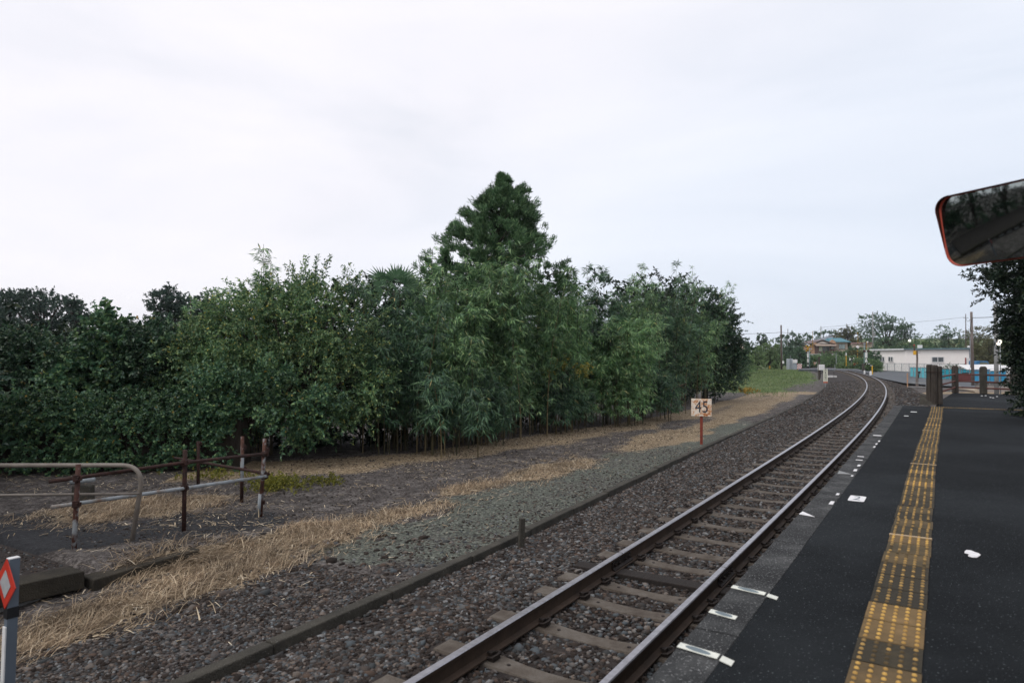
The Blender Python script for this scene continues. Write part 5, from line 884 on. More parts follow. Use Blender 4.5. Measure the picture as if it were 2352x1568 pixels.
g = lambda x, y, dy: B_(x, y, YH + .6) - o + Vector((0, dy, 0)); mb = MB(); mb.add([g(760, 560, -.6), g(1300, 565, -.6), g(1260, 545, 6), g(780, 545, 6), g(800, 455, 2.2), g(1150, 452, 2.2)], [(0, 1, 5, 4), (1, 2, 5), (2, 3, 4, 5), (3, 0, 4), (3, 2, 1, 0)]); mb.build('wing_roof', m_trf, t)
mb = MB(); mb.ext([g(735, 640, -.7), g(735, 548, -.7), g(800, 500, -.7), g(875, 548, -.7), g(890, 640, -.7)], (0, .4, 0)); mb.build('wing_gable', m_tan, t)
Y2 = 205; o = B_(1060, 640, Y2); t = thing('house', o, 'house behind with a wide grey tiled hip roof', 'house'); g = lambda x, y, dy: B_(x, y, Y2) - o + Vector((0, dy, 0))
wallbox('wall', B_(640, 700, Y2), B_(1500, 525, Y2), 8, m_tan, t, o); mb = MB(); mb.add([g(560, 522, -.8), g(1560, 518, -.8), g(1500, 505, 9), g(620, 505, 9), g(890, 392, 4), g(1320, 385, 4)], [(0, 1, 5, 4), (1, 2, 5), (2, 3, 4, 5), (3, 0, 4), (3, 2, 1, 0)]); mb.build('roof', m_grf, t)
mb = MB(); mb.tube([g(890, 390, 4), g(1320, 383, 4)], .22, 6); mb.tube([g(1320, 385, 4), g(1440, 470, 0)], .15, 6); mb.build('ridge_tiles', m_grf, t); pane('window', B_(1280, 625, Y2), B_(1390, 545, Y2), plain('curtain', (.30, .38, .40)), t, o)
Y3 = 150; o = A_(450, 800, Y3); t = thing('house', o, 'small pale house with dark roof half hidden behind the grove', 'house'); g = lambda x, y, dy: A_(x, y, Y3) - o + Vector((0, dy, 0)); wallbox('wall', A_(330, 1100, Y3), A_(560, 590, Y3), 6, m_cream, t, o)
mb = MB(); mb.add([g(250, 598, -.6), g(590, 592, -.6), g(560, 560, 7), g(260, 560, 7), g(330, 440, 3), g(400, 440, 3)], [(0, 1, 5, 4), (1, 2, 5), (2, 3, 4, 5), (3, 0, 4), (3, 2, 1, 0)]); mb.build('roof', m_grf, t); pane('window', A_(405, 700, Y3), A_(545, 620, Y3), m_glass, t, o, frame=m_cream, mull=2)
mb = MB(); mb.ext([g(330, 715, -1), g(560, 715, -1), g(560, 735, -1), g(330, 735, -1)], (0, 1, .3)); mb.build('lower_roof', m_pink, t)
o = B_(1700, 640, 170); t = thing('house', o, 'low reddish roofed shed behind the right crossing signal', 'shed'); wallbox('wall', B_(1570, 700, 170), B_(1860, 600, 170), 5, m_pink, t, o); mb = MB(); mb.ext([B_(1555, 605, 169.5) - o, B_(1875, 605, 169.5) - o, B_(1860, 572, 169.5) - o, B_(1570, 572, 169.5) - o], (0, 5, 0)); mb.build('roof', plain('red_brown_roof', (.16, .09, .085)), t)
# ---- white building
Yb = 105; o = C_(320, 935, Yb); o.z = -.3; t = thing('white_building', o, 'long low white flat roofed building with teal fascia', 'building')
lo = lambda p: Vector((p.x, p.y, -.3))
fA, fB, fC, fD = Vector((60.6, 105, -.35)), Vector((70.3, 105, -.35)), Vector((71.9, 118, -.35)), Vector((62.2, 118, -.35)); sd = (fD - fA).normalized(); so_ = Vector((-sd.y, sd.x, 0)); zt = at(2081, 802.5, 105).z
mb = MB(); mb.ext([p - o for p in (fA, fB, fC, fD)], (0, 0, zt + .35)); mb.build('wall', m_wallw, t)
up = Vector((0, 0, 1)); rA = [fA + Vector((-.3, -.4, 0)), fB + Vector((.4, -.4, 0)), fC + Vector((.4, .3, 0)), fD + Vector((-.3, .3, 0))]; mb = MB(); mb.ext([Vector((p.x, p.y, zt)) - o for p in rA], (0, 0, .05)); mb.add([Vector((p.x, p.y, zt + .05)) - o for p in rA] + [Vector((p.x, p.y, zt + (.28 if k in (1, 2) else .16))) - o for k, p in enumerate(rA)], [(3, 2, 1, 0), (4, 5, 6, 7), (0, 1, 5, 4), (1, 2, 6, 5), (2, 3, 7, 6), (3, 0, 4, 7)]); mb.build('fascia', m_fascia, t)
mb = MB(); g0 = fA + so_ * .42; g1 = fD + so_ * .42; mb.ext([Vector((p.x, p.y, zt - .06)) - o for p in (g0, g0 - so_ * .1, g1 - so_ * .1, g1)], (0, 0, .2)); mb.build('gutter', plain('white_gutter', (.66, .68, .69)), t)
pane('window', at(*ZC(718, 808), 105), at(*ZC(902, 730), 105), m_glass, t, o, .05, frame=m_white, mull=1, th=.09)
def on_side(u, v): k = (u - 1176) / F; q = (60.6 - 105 * k) / (13 * k - 1.6); Y = 105 + 13 * q; return Vector((60.6 + 1.6 * q, Y, at(u, v, Y).z)) + so_ * .02
for u0, u1 in ((2022, 2032.3), (2041.3, 2052)):
    a, b = on_side(u0, 830), on_side(u1, 819.3); z0, z1 = b.z - (b.z - on_side(u1, 830).z), b.z; mb = MB(); mb.ext([Vector((a.x, a.y, z0)) - o, Vector((b.x, b.y, z0)) - o, Vector((b.x, b.y, z1)) - o, Vector((a.x, a.y, z1)) - o], so_ * .04); w_ = mb.build('window', m_glass, t); mb = MB()
    for k in (0, .5, 1): p = a.lerp(b, k) + so_ * .05; mb.tube([Vector((p.x, p.y, z0)) - o, Vector((p.x, p.y, z1)) - o], .07, 4)
    for z in (z0, z1): mb.tube([Vector((a.x, a.y, z)) + so_ * .05 - o, Vector((b.x, b.y, z)) + so_ * .05 - o], .06, 4)
    mb.build('frame', m_white, w_)
wallbox('roof_vent', C_(530, 590, Yb + 2), C_(572, 540, Yb + 2), .6, m_white, t, o); mb = MB(); mb.ball(C_(1297, 572, Yb + 2) - o, .2); mb.build('roof_dome', m_white, t); wallbox('shaded_corner_strip', lo(C_(1301, 900, Yb + .3)), C_(1325, 600, Yb + .3), .4, plain('shadow_blue', (.2, .24, .3)), t, o)  # corner strip has shade put into its blue-grey colour
# ---- chain link fence
Yf = 97; o = foot(C_(0, 900, Yf)); t = thing('mesh_fence', o, 'grey chain link fence along the white building', 'fence'); g0 = at(2022, 834, Yf) - o; g1 = at(2215, 836, Yf - 9) - o; zb = at(2035, 850, Yf).z - o.z - .1
mb = MB(); mb.tube([g0, g1], .025, 6); mb.tube([g0 * 1 - Vector((0, 0, g0.z - .12)), g1 - Vector((0, 0, g1.z - .12))], .02, 6); mb.build('rail', m_galv, t)
for k in range(12): p = g0.lerp(g1, k / 11); mb = MB(); mb.tube([Vector((p.x, p.y, -.3)), p + Vector((0, 0, .04))], .035, 6); mb.build('post', m_galv, t)
mb = MB(); LL = (g1 - g0).length; hh = g0.z - .12; n = int(LL / .11)
for k in range(n):
    for sg in (1, -1):
        a = g0.lerp(g1, k / n); b = g0.lerp(g1, min(1, max(0, (k + sg * hh / .11) / n))); a = Vector((a.x, a.y, a.z)); b = Vector((b.x, b.y, b.z - hh)); wd = Vector((.008, 0, 0)); kk = len(mb.v); mb.v += [tuple(a - wd), tuple(a + wd), tuple(b + wd), tuple(b - wd)]; mb.f.append((kk, kk + 1, kk + 2, kk + 3)); mb.m.append(0)
mb.build('mesh', m_teal, t)
# ---- blue sheet fences
def sheets(name, ua, ub, va, vb, vba, vbb, Ya, Yb_, n, mat, label, top=None, extra=None):
    a, b = at(ua, va, Ya), at(ub, vb, Yb_); o = Vector((a.x, a.y, at(ua, vba, Ya).z)); t = thing(name, o, label, 'fence')
    for k in range(n):
        p, q = a.lerp(b, k / n), a.lerp(b, (k + .965) / n); zp = at(ua, vba, Ya).z * (1 - k / n) + at(ub, vbb, Yb_).z * k / n; mb = MB(); d = (q - p); steps = 9; pts = []
        nn = Vector((d.y, -d.x, 0)).normalized() * .02
        for i in range(steps + 1): pts.append(Vector((p.x + d.x * i / steps, p.y + d.y * i / steps, 0)) + nn * (1 if i % 2 else -1))
        bk = [x - nn * 1.2 + Vector((0, .02, 0)) for x in reversed(pts)]; mb.ext([Vector((x.x - o.x, x.y - o.y, zp - o.z - .1)) for x in pts + bk], (0, 0, p.z - zp + .1)); mb.build('sheet', mat if not callable(mat) else mat(k), t)
    pm = MB()
    for k in range(n + 1):
        p = a.lerp(b, k / n); pm = MB(); pm.tube([Vector((p.x - o.x, p.y - o.y + .06, -.3)), Vector((p.x - o.x, p.y - o.y + .06, p.z - o.z + .06))], .03, 6); pm.build('post', m_galv, t)
    pm = MB(); pm.tube([a - o + Vector((0, -.03, -.03)), b - o + Vector((0, -.03, -.03))], .035, 6); pm.build('top_rail', m_fascia, t); pm = MB(); zm = (at(ua, vba, Ya).z - a.z) * .5; pm.tube([a - o + Vector((0, -.03, zm)), b - o + Vector((0, -.03, zm))], .02, 6); pm.build('middle_rail', m_fascia, t); return t
sheets('sheet_fence', 2090.5, 2134, 843, 844, 866.6, 872.5, 77, 70, 5, m_blue2, 'bright blue sheet fence left of the timber bollard'); sheets('sheet_fence', 2152, 2232, 846.5, 848, 873, 874, 70, 66, 8, m_blue, 'deep blue sheet fence seen between the fence posts'); sheets('sheet_fence', 2238, 2312, 851, 851, 874, 875, 60, 57, 6, m_blue2 if False else plain('sky_blue_sheet', (.03, .24, .42), .45), 'sky blue sheet fence behind the concrete pole')
p = C_(1130, 1108, 62); q = C_(1330, 1005, 62); mb = MB(); mb.box((0, 0, 0), (q.x - p.x, .06, q.z - p.z)); o = mb.build('board_panel', plain('dark_red_board', (.11, .03, .028)), None, ((p.x + q.x) / 2, p.y, (p.z + q.z) / 2)); tag(o, 'dark red board leaning low against the blue sheet fence', 'board')
for k in (0, 1): mb = MB(); mb.tube([(0, 0, -.9), (0, 0, 0)], .03, 6); mb.build('board_leg', m_galv, o, ((q.x - p.x) * (k - .5) * .8, .05, 0))
# plants in a row on the fence top
for i, (x, lab) in enumerate(((880, 'leftmost clump of plants behind the blue fence'), (960, 'bushiest clump of plants behind the blue fence'), (1060, 'third clump of plants behind the blue fence, in the middle'), (1170, 'fourth clump of plants behind the blue fence'), (1260, 'rightmost clump of plants behind the blue fence'))):
    q = C_(x, 905, 74); ftree(ZC(x, 0)[0], ZC(0, 860)[1], 74, 11, lab, m_far, 60, L=.2, group='clumps of plants behind the blue fence', name='plant')
# ---- truck, white car, canopy
def car_at(C, hd): return Matrix.Translation(C) @ Matrix.Rotation(hd, 4, 'Z')
q = C_(1480, 900, 80); t = thing('pickup_truck', (q.x, q.y, gnd(q.x, q.y)), 'small blue pickup truck behind the brown utility pole', 'truck'); mb = MB(); prof = [(-.95, .35), (1.0, .35), (1.0, .95), (.62, 1.05), (.42, 1.82), (-.88, 1.86), (-.95, 1.0)]; mb.ext([(x, -.72, z) for x, z in prof], (0, 1.44, 0)); mb.build('cab', m_truck, t, bevel=.05)
mb = MB(); mb.box((-1.95, 0, .72), (1.95, 1.44, .40)); mb.build('cargo_bed', m_truck, t, bevel=.02)
mb = MB(); mb.ext([(-.55, -.735, 1.1), (.45, -.735, 1.1), (.33, -.735, 1.68), (-.55, -.735, 1.70)], (0, .01, 0)); mb.build('side_window', M('warm_glass', [(.4, (.10, .11, .08)), (.6, (.24, .24, .17))], .5, .2), t); mb = MB(); mb.ext([(.63, -.6, 1.08), (.63, .6, 1.08), (.455, .55, 1.74), (.455, -.55, 1.74)], (.02, 0, .004)); mb.build('windscreen', m_glass, t)
for x in (.62, -2.2):
    for y in (-.66, .66):
        mb = MB(); mb.tube([(x, y - .08, .28), (x, y + .08, .28)], .28, 16); wl = mb.build('wheel', m_rubber, t); mb = MB(); mb.tube([(x, y * 1.13 - .01, .28), (x, y * 1.13 + .01, .28)], .15, 12); mb.build('rim', m_galv, wl)
q = C_(1850, 900, 72); t = thing('parked_car', (q.x + .6, q.y, gnd(q.x, q.y)), 'white car half hidden behind the dark evergreen', 'car'); mb = MB(); prof = [(-1.7, .3), (1.7, .3), (1.72, .75), (1.1, .88), (.55, 1.42), (-.9, 1.46), (-1.6, .95), (-1.72, .8)]; mb.ext([(x, -.75, z) for x, z in prof], (0, 1.5, 0)); mb.build('body', m_white, t, bevel=.06)
mb = MB(); mb.ext([(-1.35, -.765, .93), (.95, -.765, .93), (.5, -.765, 1.33), (-.88, -.765, 1.36)], (0, .01, 0)); mb.build('side_window', m_glass, t)
for x in (1.1, -1.1):
    for y in (-.7, .7): mb = MB(); mb.tube([(x, y - .09, .3), (x, y + .09, .3)], .3, 16); mb.build('wheel', m_rubber, t)
q = C_(1620, 930, 62); t = thing('canopy', (q.x, q.y, gnd(q.x, q.y)), 'low white sheet roof standing over dark clutter beside the poles', 'shelter'); z = q.z - t.location.z; mb = MB(); mb.ext([(-2.0, 0, z), (2.2, -.3, z + .1), (2.3, 2.2, z + .42), (-1.3, 2.4, z + .38)], (0, 0, .05)); mb.build('roof_sheet', m_white, t)
for x, y in ((-1.7, .15), (2.0, 0), (2.1, 2.0), (-1.2, 2.2)): mb = MB(); mb.tube([(x, y, 0), (x, y, z + .1 + y * .12)], .05, 6); mb.build('post', m_galv, t)
mb = MB(); mb.box((.2, 1.2, .45), (3.0, 1.4, .9)); o = mb.build('stacked_goods', plain('dark_tarp', (.015, .02, .028), .8), None, t.location + Vector((0, 0, .0)), bevel=.1); tag(o, 'dark covered heap under the white sheet roof', 'covered heap')
mb = MB(); a = C_(1150, 1180, 50); b = C_(1420, 1285, 46); a.z = gnd(a.x, a.y) + .12; b.z = gnd(b.x, b.y) + .13; mb.tube([a - a, b - a], .13, 10); o = mb.build('pale_log', plain('pale_wood', (.36, .31, .25), .9), None, a); tag(o, 'pale log lying on the bare ground behind the fence rails', 'log')
q0 = C_(1240, 870, 98); t = thing('notice_board', foot(q0), 'white notice board on a dark red post by the building', 'notice board'); o = t.location; a, b = C_(1258, 835, 98), C_(1326, 745, 98); mb = MB(); mb.box(((a.x + b.x) / 2 - o.x, 0, (a.z + b.z) / 2 - o.z), (b.x - a.x, .05, b.z - a.z)); mb.build('board', m_white, t); mb = MB(); p = C_(1250, 740, 98); mb.tube([(p.x - o.x, 0, 0), (p.x - o.x, 0, p.z - o.z)], .09, 8); p = C_(1326, 745, 98); mb.tube([(p.x - o.x, .06, 0), (p.x - o.x, .06, p.z - o.z)], .04, 8); mb.build('post', plain('dark_red_post', (.22, .05, .05)), t)
# ---- poles
def pole(name, ub, Y, utop, vt, r0, r1, mat, label, zbase=None, cat='utility pole'):
    p = at(ub, 815, Y); p.z = gnd(p.x, p.y) if zbase is None else zbase; q = at(utop, vt, Y); t = thing(name, p, label, cat); mb = MB(); mb.tube([Vector((0, 0, -.2)), (q - p) * .5, q - p], [r0, (r0 + r1) / 2, r1], 10); mb.build('shaft', mat, t, smooth=True); return t, p, q
m_pole = M('pole_wood', [(.3, (.05, .04, .035)), (.7, (.11, .085, .07))], 1.2, .85); m_pole2 = M('pole_two_tone', [(.3, (.09, .07, .06)), (.7, (.2, .18, .17))], .5, .8)
t, p, q = pole('utility_pole', 1795, 118, 1794, 746.5, .16, .12, m_pole, 'wooden utility pole with a white meter box left of the crossing'); mb = MB(); b = A_(1500, 1090, 117.7) - p; mb.box(b, (.25, .2, .46)); mb.build('meter_box', m_white, t); mb = MB(); mb.tube([A_(1475, 500, 117.8) - p, A_(1480, 880, 117.8) - p, A_(1492, 1050, 117.8) - p], .03, 5); mb.build('conduit', m_galv, t); mb = MB(); mb.box(A_(1495, 405, 117.8) - p, (.35, .2, .14)); mb.build('lamp_head', m_black, t)
pole('utility_pole', 1810, 205, 1809.5, 755, .17, .11, m_concrete, 'thin pale pole rising from the trees right of the wooden one'); t, p, q = pole('utility_pole', 1885.5, 200, 1885.5, 749, .16, .1, m_concrete, 'thin tall pole above the brown gabled house'); mb = MB(); mb.box(B_(525, 210, 200) - p, (1.0, .1, .1)); mb.build('crossarm', m_galv, t)
t, p, q = pole('utility_pole', 2004.7, 172, 2004.5, 716, .19, .13, m_concrete, 'concrete pole with a transformer before the spreading tree'); mb = MB(); c = B_(1925, 370, 171.6) - p; mb.tube([c - Vector((0, 0, .48)), c + Vector((0, 0, .48))], .24, 10); mb.build('transformer', m_concrete, t); mb = MB(); [mb.box(B_(1960, y, 171.7) - p, (1.2, .08, .06)) for y in (490, 540)]; mb.build('crossarm', m_galv, t)
t, p, q = pole('utility_pole', 2218.5, 120, 2218, 721, .1, .06, m_pole, 'thin dark pole just left of the brown pole'); mb = MB(); mb.box(C_(1252, 118, 120) - p, (.9, .08, .08)); mb.build('crossarm', m_galv, t)
t, pBP, qBP = pole('utility_pole', 2234, 54, 2231, 716, .12, .085, m_pole2, 'tall brown utility pole before the blue truck'); mb = MB(); mb.tube([C_(1318, 410, 53.8) - pBP, C_(1326, 900, 53.8) - pBP], .03, 6); mb.build('conduit', m_galv, t); mb = MB(); mb.tube([C_(1360, 120, 53.8) - pBP, C_(1330, 200, 53.7) - pBP, C_(1320, 300, 53.7) - pBP, C_(1350, 330, 53.8) - pBP], .025, 5); mb.build('cable_loop', m_black, t)
pole('utility_pole', 2288, 44, 2286.5, 698, .135, .11, m_concrete, 'thick pale concrete pole beside the dark evergreen')
t, p, q = pole('street_lamp', 2297, 41, 2297, 776, .03, .025, m_galv, 'lit twin street lamp shining beside the dark evergreen', cat='street lamp'); mb = MB(); a = C_(1765, 522, 41) - p; mb.ball(a, .085); mb.build('lamp_globe', m_lamp, t, smooth=True); mb = MB(); b = C_(1788, 487, 41) - p; mb.ball(b, .095); mb.build('lamp_globe', m_lamp, t, smooth=True); mb = MB(); mb.tube([a, Vector((0, 0, a.z - .02)), b], .015, 6); mb.build('arm', m_galv, t)
t, p, q = pole('street_lamp', 2089.5, 150, 2089.5, 786, .07, .05, m_black, 'distant lit globe lamp above the building roof', cat='street lamp'); mb = MB(); mb.ball(q - p + Vector((0, 0, .4)), .27); mb.build('lamp_globe', m_globe, t, smooth=True)
def banded(name, u0, u1, v0, v1, Y, r, n, mats, label, cat, tops=None):
    a, b = at(u0, v0, Y), at(u1, v1, Y); t = thing(name, a, label, cat); mb = MB(); mb.bands([(b - a) * (k / n) for k in range(n + 1)], r, 8, [0, 1]); mb.build('banded_pole', mats, t); return t, a, b
banded('guard_pole', 1866.6, 1866.6, 805, 760, 186, .075, 18, [m_black, m_yel], 'thin black and yellow banded pole before the brown house', 'guard pole'); t, a, b = banded('mirror_pole', 1970, 1969.5, 846, 797, 112, .045, 14, [m_black, m_yel], 'white round mirror back on a black and yellow pole', 'traffic mirror'); mb = MB(); c = b - a + Vector((0, -.08, 0)); mb.tube([c + Vector((0, -.06, 0)), c, c + Vector((0, .05, 0))], [.20, .25, .25], 18); mb.build('disc', m_white, t); mb = MB(); mb.tube([c + Vector((-.25, -.02, -.08)), c + Vector((0, -.02, -.27)), c + Vector((.25, -.02, -.08))], .04, 6); mb.build('lower_rim', m_black, t)
banded('guard_pole', 1970.5, 1970, 790, 764, 150, .06, 10, [m_black, m_yel], 'upper black and yellow guy cover over the round mirror', 'guard pole')
# ---- crossing signals
def signal(u, vb, vt, Y, lean, label):
    a, b = at(u, vb, Y), at(u - .5, vt, Y); h = b.z - a.z; t = thing('crossing_signal', a, label, 'crossing signal'); mb = MB(); n = 11; mb.bands([(0, 0, h * .8 * k / n) for k in range(n + 1)], .08, 8, [0, 1]); mb.build('banded_post', [m_black, m_white], t); mb = MB(); mb.tube([(0, .03, h * .8), (0, .03, h)], .05, 8); mb.build('mast', m_black, t)
    for zz, hh in ((.46, .75), (.26, .45)): mb = MB(); mb.tube([(-.02, -.05, h * zz), (-.02, -.05, h * zz + hh)], .15, 10); mb.build('white_sleeve', m_white, t)
    for s_ in (1, -1):
        mb = MB(); r = Matrix.Rotation(lean, 3, 'Z') @ Matrix.Rotation(s_ * .95, 3, 'Y'); mb.box((0, -.1 - .01 * s_, h * .865), (1.25, .03, .24), r); br = mb.build('cross_board', m_yel, t); mb = MB()
        for q in (-.38, 0, .38): mb.box(Vector((0, -.118 - .01 * s_ , h * .865)) + r @ Vector((q, 0, 0)), (.13, .03, .245), r)
        mb.build('dark_stripe', m_black, br)
    for x in (-.3, .3): mb = MB(); mb.tube([(x, -.12, h * .69), (x, -.02, h * .69)], .17, 12); lp = mb.build('lamp_shield', m_black, t); mb = MB(); mb.tube([(x, -.14, h * .69), (x, -.121, h * .69)], .08, 10); mb.build('lens', plain('dark_red_lens', (.12, .01, .01), .3), lp)
    mb = MB(); mb.box((0, -.02, h * .69), (.7, .05, .08)); mb.build('lamp_arm', m_black, t); mb = MB(); mb.ball((.2, 0, h * 1.0), .13); mb.build('bell', m_white, t); mb = MB(); mb.box((0, 0, .08), (.5, .4, .3)); mb.build('base', m_black, t); return t
signal(1856, 844.5, 793, 123, 0, 'left crossing signal with yellow cross facing the camera'); signal(1990, 852, 785.5, 98, 1.15, 'right crossing signal with its cross seen edge on')
for u, Y, vt, lab in ((1859.5, 122, 801, 'teal lamp pole beside the left crossing signal'), (1985, 100, 788.5, 'teal lamp pole beside the right crossing signal')):
    t, p, q = pole('lamp_pole', u, Y, u, vt, .075, .06, m_teal, lab, zbase=-.25, cat='lamp pole'); mb = MB(); mb.box(q - p + Vector((.12, -.1, -.02)), (.5, .3, .14)); mb.build('lamp_head', plain('lamp_grey', (.3, .33, .36)), t)
# barrier, posts
a = at(2003.8, 859, 80); t = thing('crossing_barrier', a, 'yellow crossing barrier post with a short black and white arm', 'barrier'); b = at(2003.3, 839.5, 80) - a; mb = MB(); mb.tube([(0, 0, 0), b], .07, 8); mb.build('post', m_yel, t); P1 = B_(1840, 1190, 80) - a; P2 = B_(1790, 1130, 79.9) - a; P0 = B_(1720, 1132, 79.8) - a; mb = MB(); pts = [b, P1, P2, P0]; q_ = []
for i in range(3): q_ += [pts[i], pts[i].lerp(pts[i + 1], .5)]
mb.bands(q_ + [pts[3]], .055, 6, [0, 1]); mb.build('banded_arm', [m_white, m_black], t)
for (x0, y0, x1, y1, Y, lab) in ((1665, 1370, 1665, 1305, 80, 'small white marker post with rounded top left of the barrier'), (1825, 1405, 1828, 1325, 79, 'wider white marker block at the foot of the yellow barrier')):
    a, b = B_(x0, y0, Y), B_(x1, y1, Y); mb = MB(); mb.tube([(0, 0, -.1), (0, 0, (b.z - a.z) * .85), (0, 0, b.z - a.z)], [.09 if Y == 80 else .13, .085 if Y == 80 else .12, .04], 10); o = mb.build('marker_post', m_white, None, a); tag(o, lab, 'marker post')
for x, y1, y0, Y, r, mt, lab in ((1625, 1320, 1140, 95, .1, m_wood, 'short dark timber post left of the right crossing signal'), (1680, 1290, 1130, 97, .09, m_wood, 'pale timber stump right beside the dark timber post'), (925, 1150, 862, 120, .045, m_galv, 'thin grey post on the bank between the signals'), (890, 1290, 1170, 104, .03, m_galv, 'thin grey rod beside the rails at the crossing'), (865, 1490, 1350, 74, .02, m_black, 'thin black rod standing on the white slab')):
    a, b = B_(x, y1, Y), B_(x, y0, Y); mb = MB(); mb.box((0, 0, (b.z - a.z) / 2), (r * 2, r * 2, b.z - a.z + .2)); o = mb.build('post', mt, None, a, bevel=.01); tag(o, lab, 'post')
a, b = B_(1186, 1140, 112), B_(1183, 840, 112); t = thing('marker_pole', a, 'yellow pole with a white top beyond the crossing', 'marker pole'); h = b.z - a.z; mb = MB(); mb.tube([(0, 0, -.3), (0, 0, h * .75)], .055, 8); mb.build('pole', m_yel, t); mb = MB(); mb.tube([(0, 0, h * .75), (0, 0, h)], .075, 8); mb.build('white_sleeve', m_white, t)
a, b = A_(1148, 1262, 122), A_(1143, 1183, 122); mb = MB(); mb.box((0, 0, (b.z - a.z) / 2), (.16, .16, b.z - a.z)); o = mb.build('stub_post', m_yel, None, a); tag(o, 'yellow stub post alone in the grass left of the utility pole', 'post')
def board(name, x0, y0, x1, y1, Y, label, cols, Zf=ZB, diag=True, leg=True):
    a, b = at(*Zf(x0, y1), Y), at(*Zf(x1, y0), Y); t = thing(name, Vector(((a.x + b.x) / 2, a.y, a.z - .35)), label, 'board'); w_, h = b.x - a.x, b.z - a.z; mb = MB(); mb.box((0, 0, h / 2 + .35), (w_, .04, h)); mb.build('panel', cols[0], t); mb = MB()
    if diag:
        for k in (-.28, .12, .5): xs_ = [k * w_ - w_ * .12, k * w_ + w_ * .06, k * w_ + w_ * .06 - .0 + h * .5, k * w_ - w_ * .12 + h * .5]; xs_ = [max(-w_ / 2, min(w_ / 2, x - h * .25)) for x in xs_]; mb.ext([(xs_[0], -.028, .35), (xs_[1], -.028, .35), (xs_[2], -.028, .35 + h), (xs_[3], -.028, .35 + h)], (0, .01, 0))
    else:
        for i in range(4):
            for j in range(5):
                if (i + j) % 2 == 0: mb.box((-w_ / 2 + w_ * (i + .5) / 4, -.026, .35 + h * (j + .5) / 5), (w_ / 4.6, .012, h / 5.6))
    mb.build('stripes', cols[1], t)
    if leg:
        for s_ in (-1, 1): mb = MB(); mb.box((s_ * w_ * .35, .04, .15), (.07, .05, .7)); mb.build('leg', m_galv, t)
    return t
m_or = plain('orange_board', (.52, .20, .09), .6)
board('striped_board', 330, 1085, 425, 1170, 138, 'orange and white striped board left of the track beyond the crossing', (m_or, m_white)); board('striped_board', 1372, 1112, 1478, 1172, 112, 'orange and dark striped board in the creepers on the right', (m_or, m_black)); board('checked_board', 1862, 1130, 1985, 1278, 119, 'red and white chequered barrier cover left of the crossing', (m_white, plain('faded_red', (.42, .08, .06))), ZA, False)
a, b = B_(1268, 1050, 115), B_(1390, 965, 115); c = (a + b) / 2; t = thing('limit_board', Vector((c.x, c.y, a.z - 1.0)), 'black and white bow tie board beyond the crossing', 'railway sign'); w_, h = b.x - a.x, b.z - a.z; z0 = 1.0
mb = MB(); mb.box((0, 0, z0 + h / 2), (w_, .03, h)); mb.build('plate', m_black, t); mb = MB(); mb.ext([(-w_ / 2, -.02, z0), (-w_ / 2, -.02, z0 + h), (0, -.02, z0 + h / 2)][::-1], (0, .004, 0)); mb.ext([(w_ / 2, -.02, z0), (w_ / 2, -.02, z0 + h), (0, -.02, z0 + h / 2)], (0, .004, 0)); mb.build('white_triangles', m_white, t); mb = MB(); mb.tube([(0, .05, -.4), (0, .05, z0 + h * .8)], .04, 8); mb.build('post', m_galv, t)
# cabinets
a = A_(1620, 1245, 120); t = thing('equipment_cabinet', foot(a), 'tall grey equipment cabinet left of the crossing', 'cabinet'); o = t.location; b = A_(1755, 1000, 120); mb = MB(); mb.box(((b.x - a.x) / 2, .3, (b.z - o.z) / 2), (b.x - a.x, .6, b.z - o.z)); mb.build('body', plain('pale_grey_steel', (.38, .42, .46), .5, 0, .08), t, bevel=.02); mb = MB(); mb.box(((b.x - a.x) / 2 + .05, -.01, (b.z - o.z) / 2), ((b.x - a.x) * .5, .02, (b.z - o.z) * .85)); mb.build('door', plain('grey_steel', (.30, .34, .38)), t); mb = MB(); mb.tube([A_(1690, 1240, 119.6) - o, A_(1690, 920, 119.6) - o], .04, 6); mb.build('conduit', m_galv, t)
a = A_(1762, 1235, 119); t = thing('equipment_cabinet', foot(a), 'white box on grey stand beside the tall cabinet', 'cabinet'); o = t.location; b = A_(1855, 1020, 119); c = A_(1762, 1110, 119); mb = MB(); mb.box(((b.x - a.x) / 2, 0, (b.z + c.z) / 2 - o.z), (b.x - a.x, .5, b.z - c.z)); mb.build('box', m_white, t, bevel=.02); mb = MB(); mb.box(((b.x - a.x) / 2, .05, (c.z - o.z) / 2), ((b.x - a.x) * .8, .35, c.z - o.z)); mb.build('stand', plain('grey_steel', (.26, .30, .34)), t)
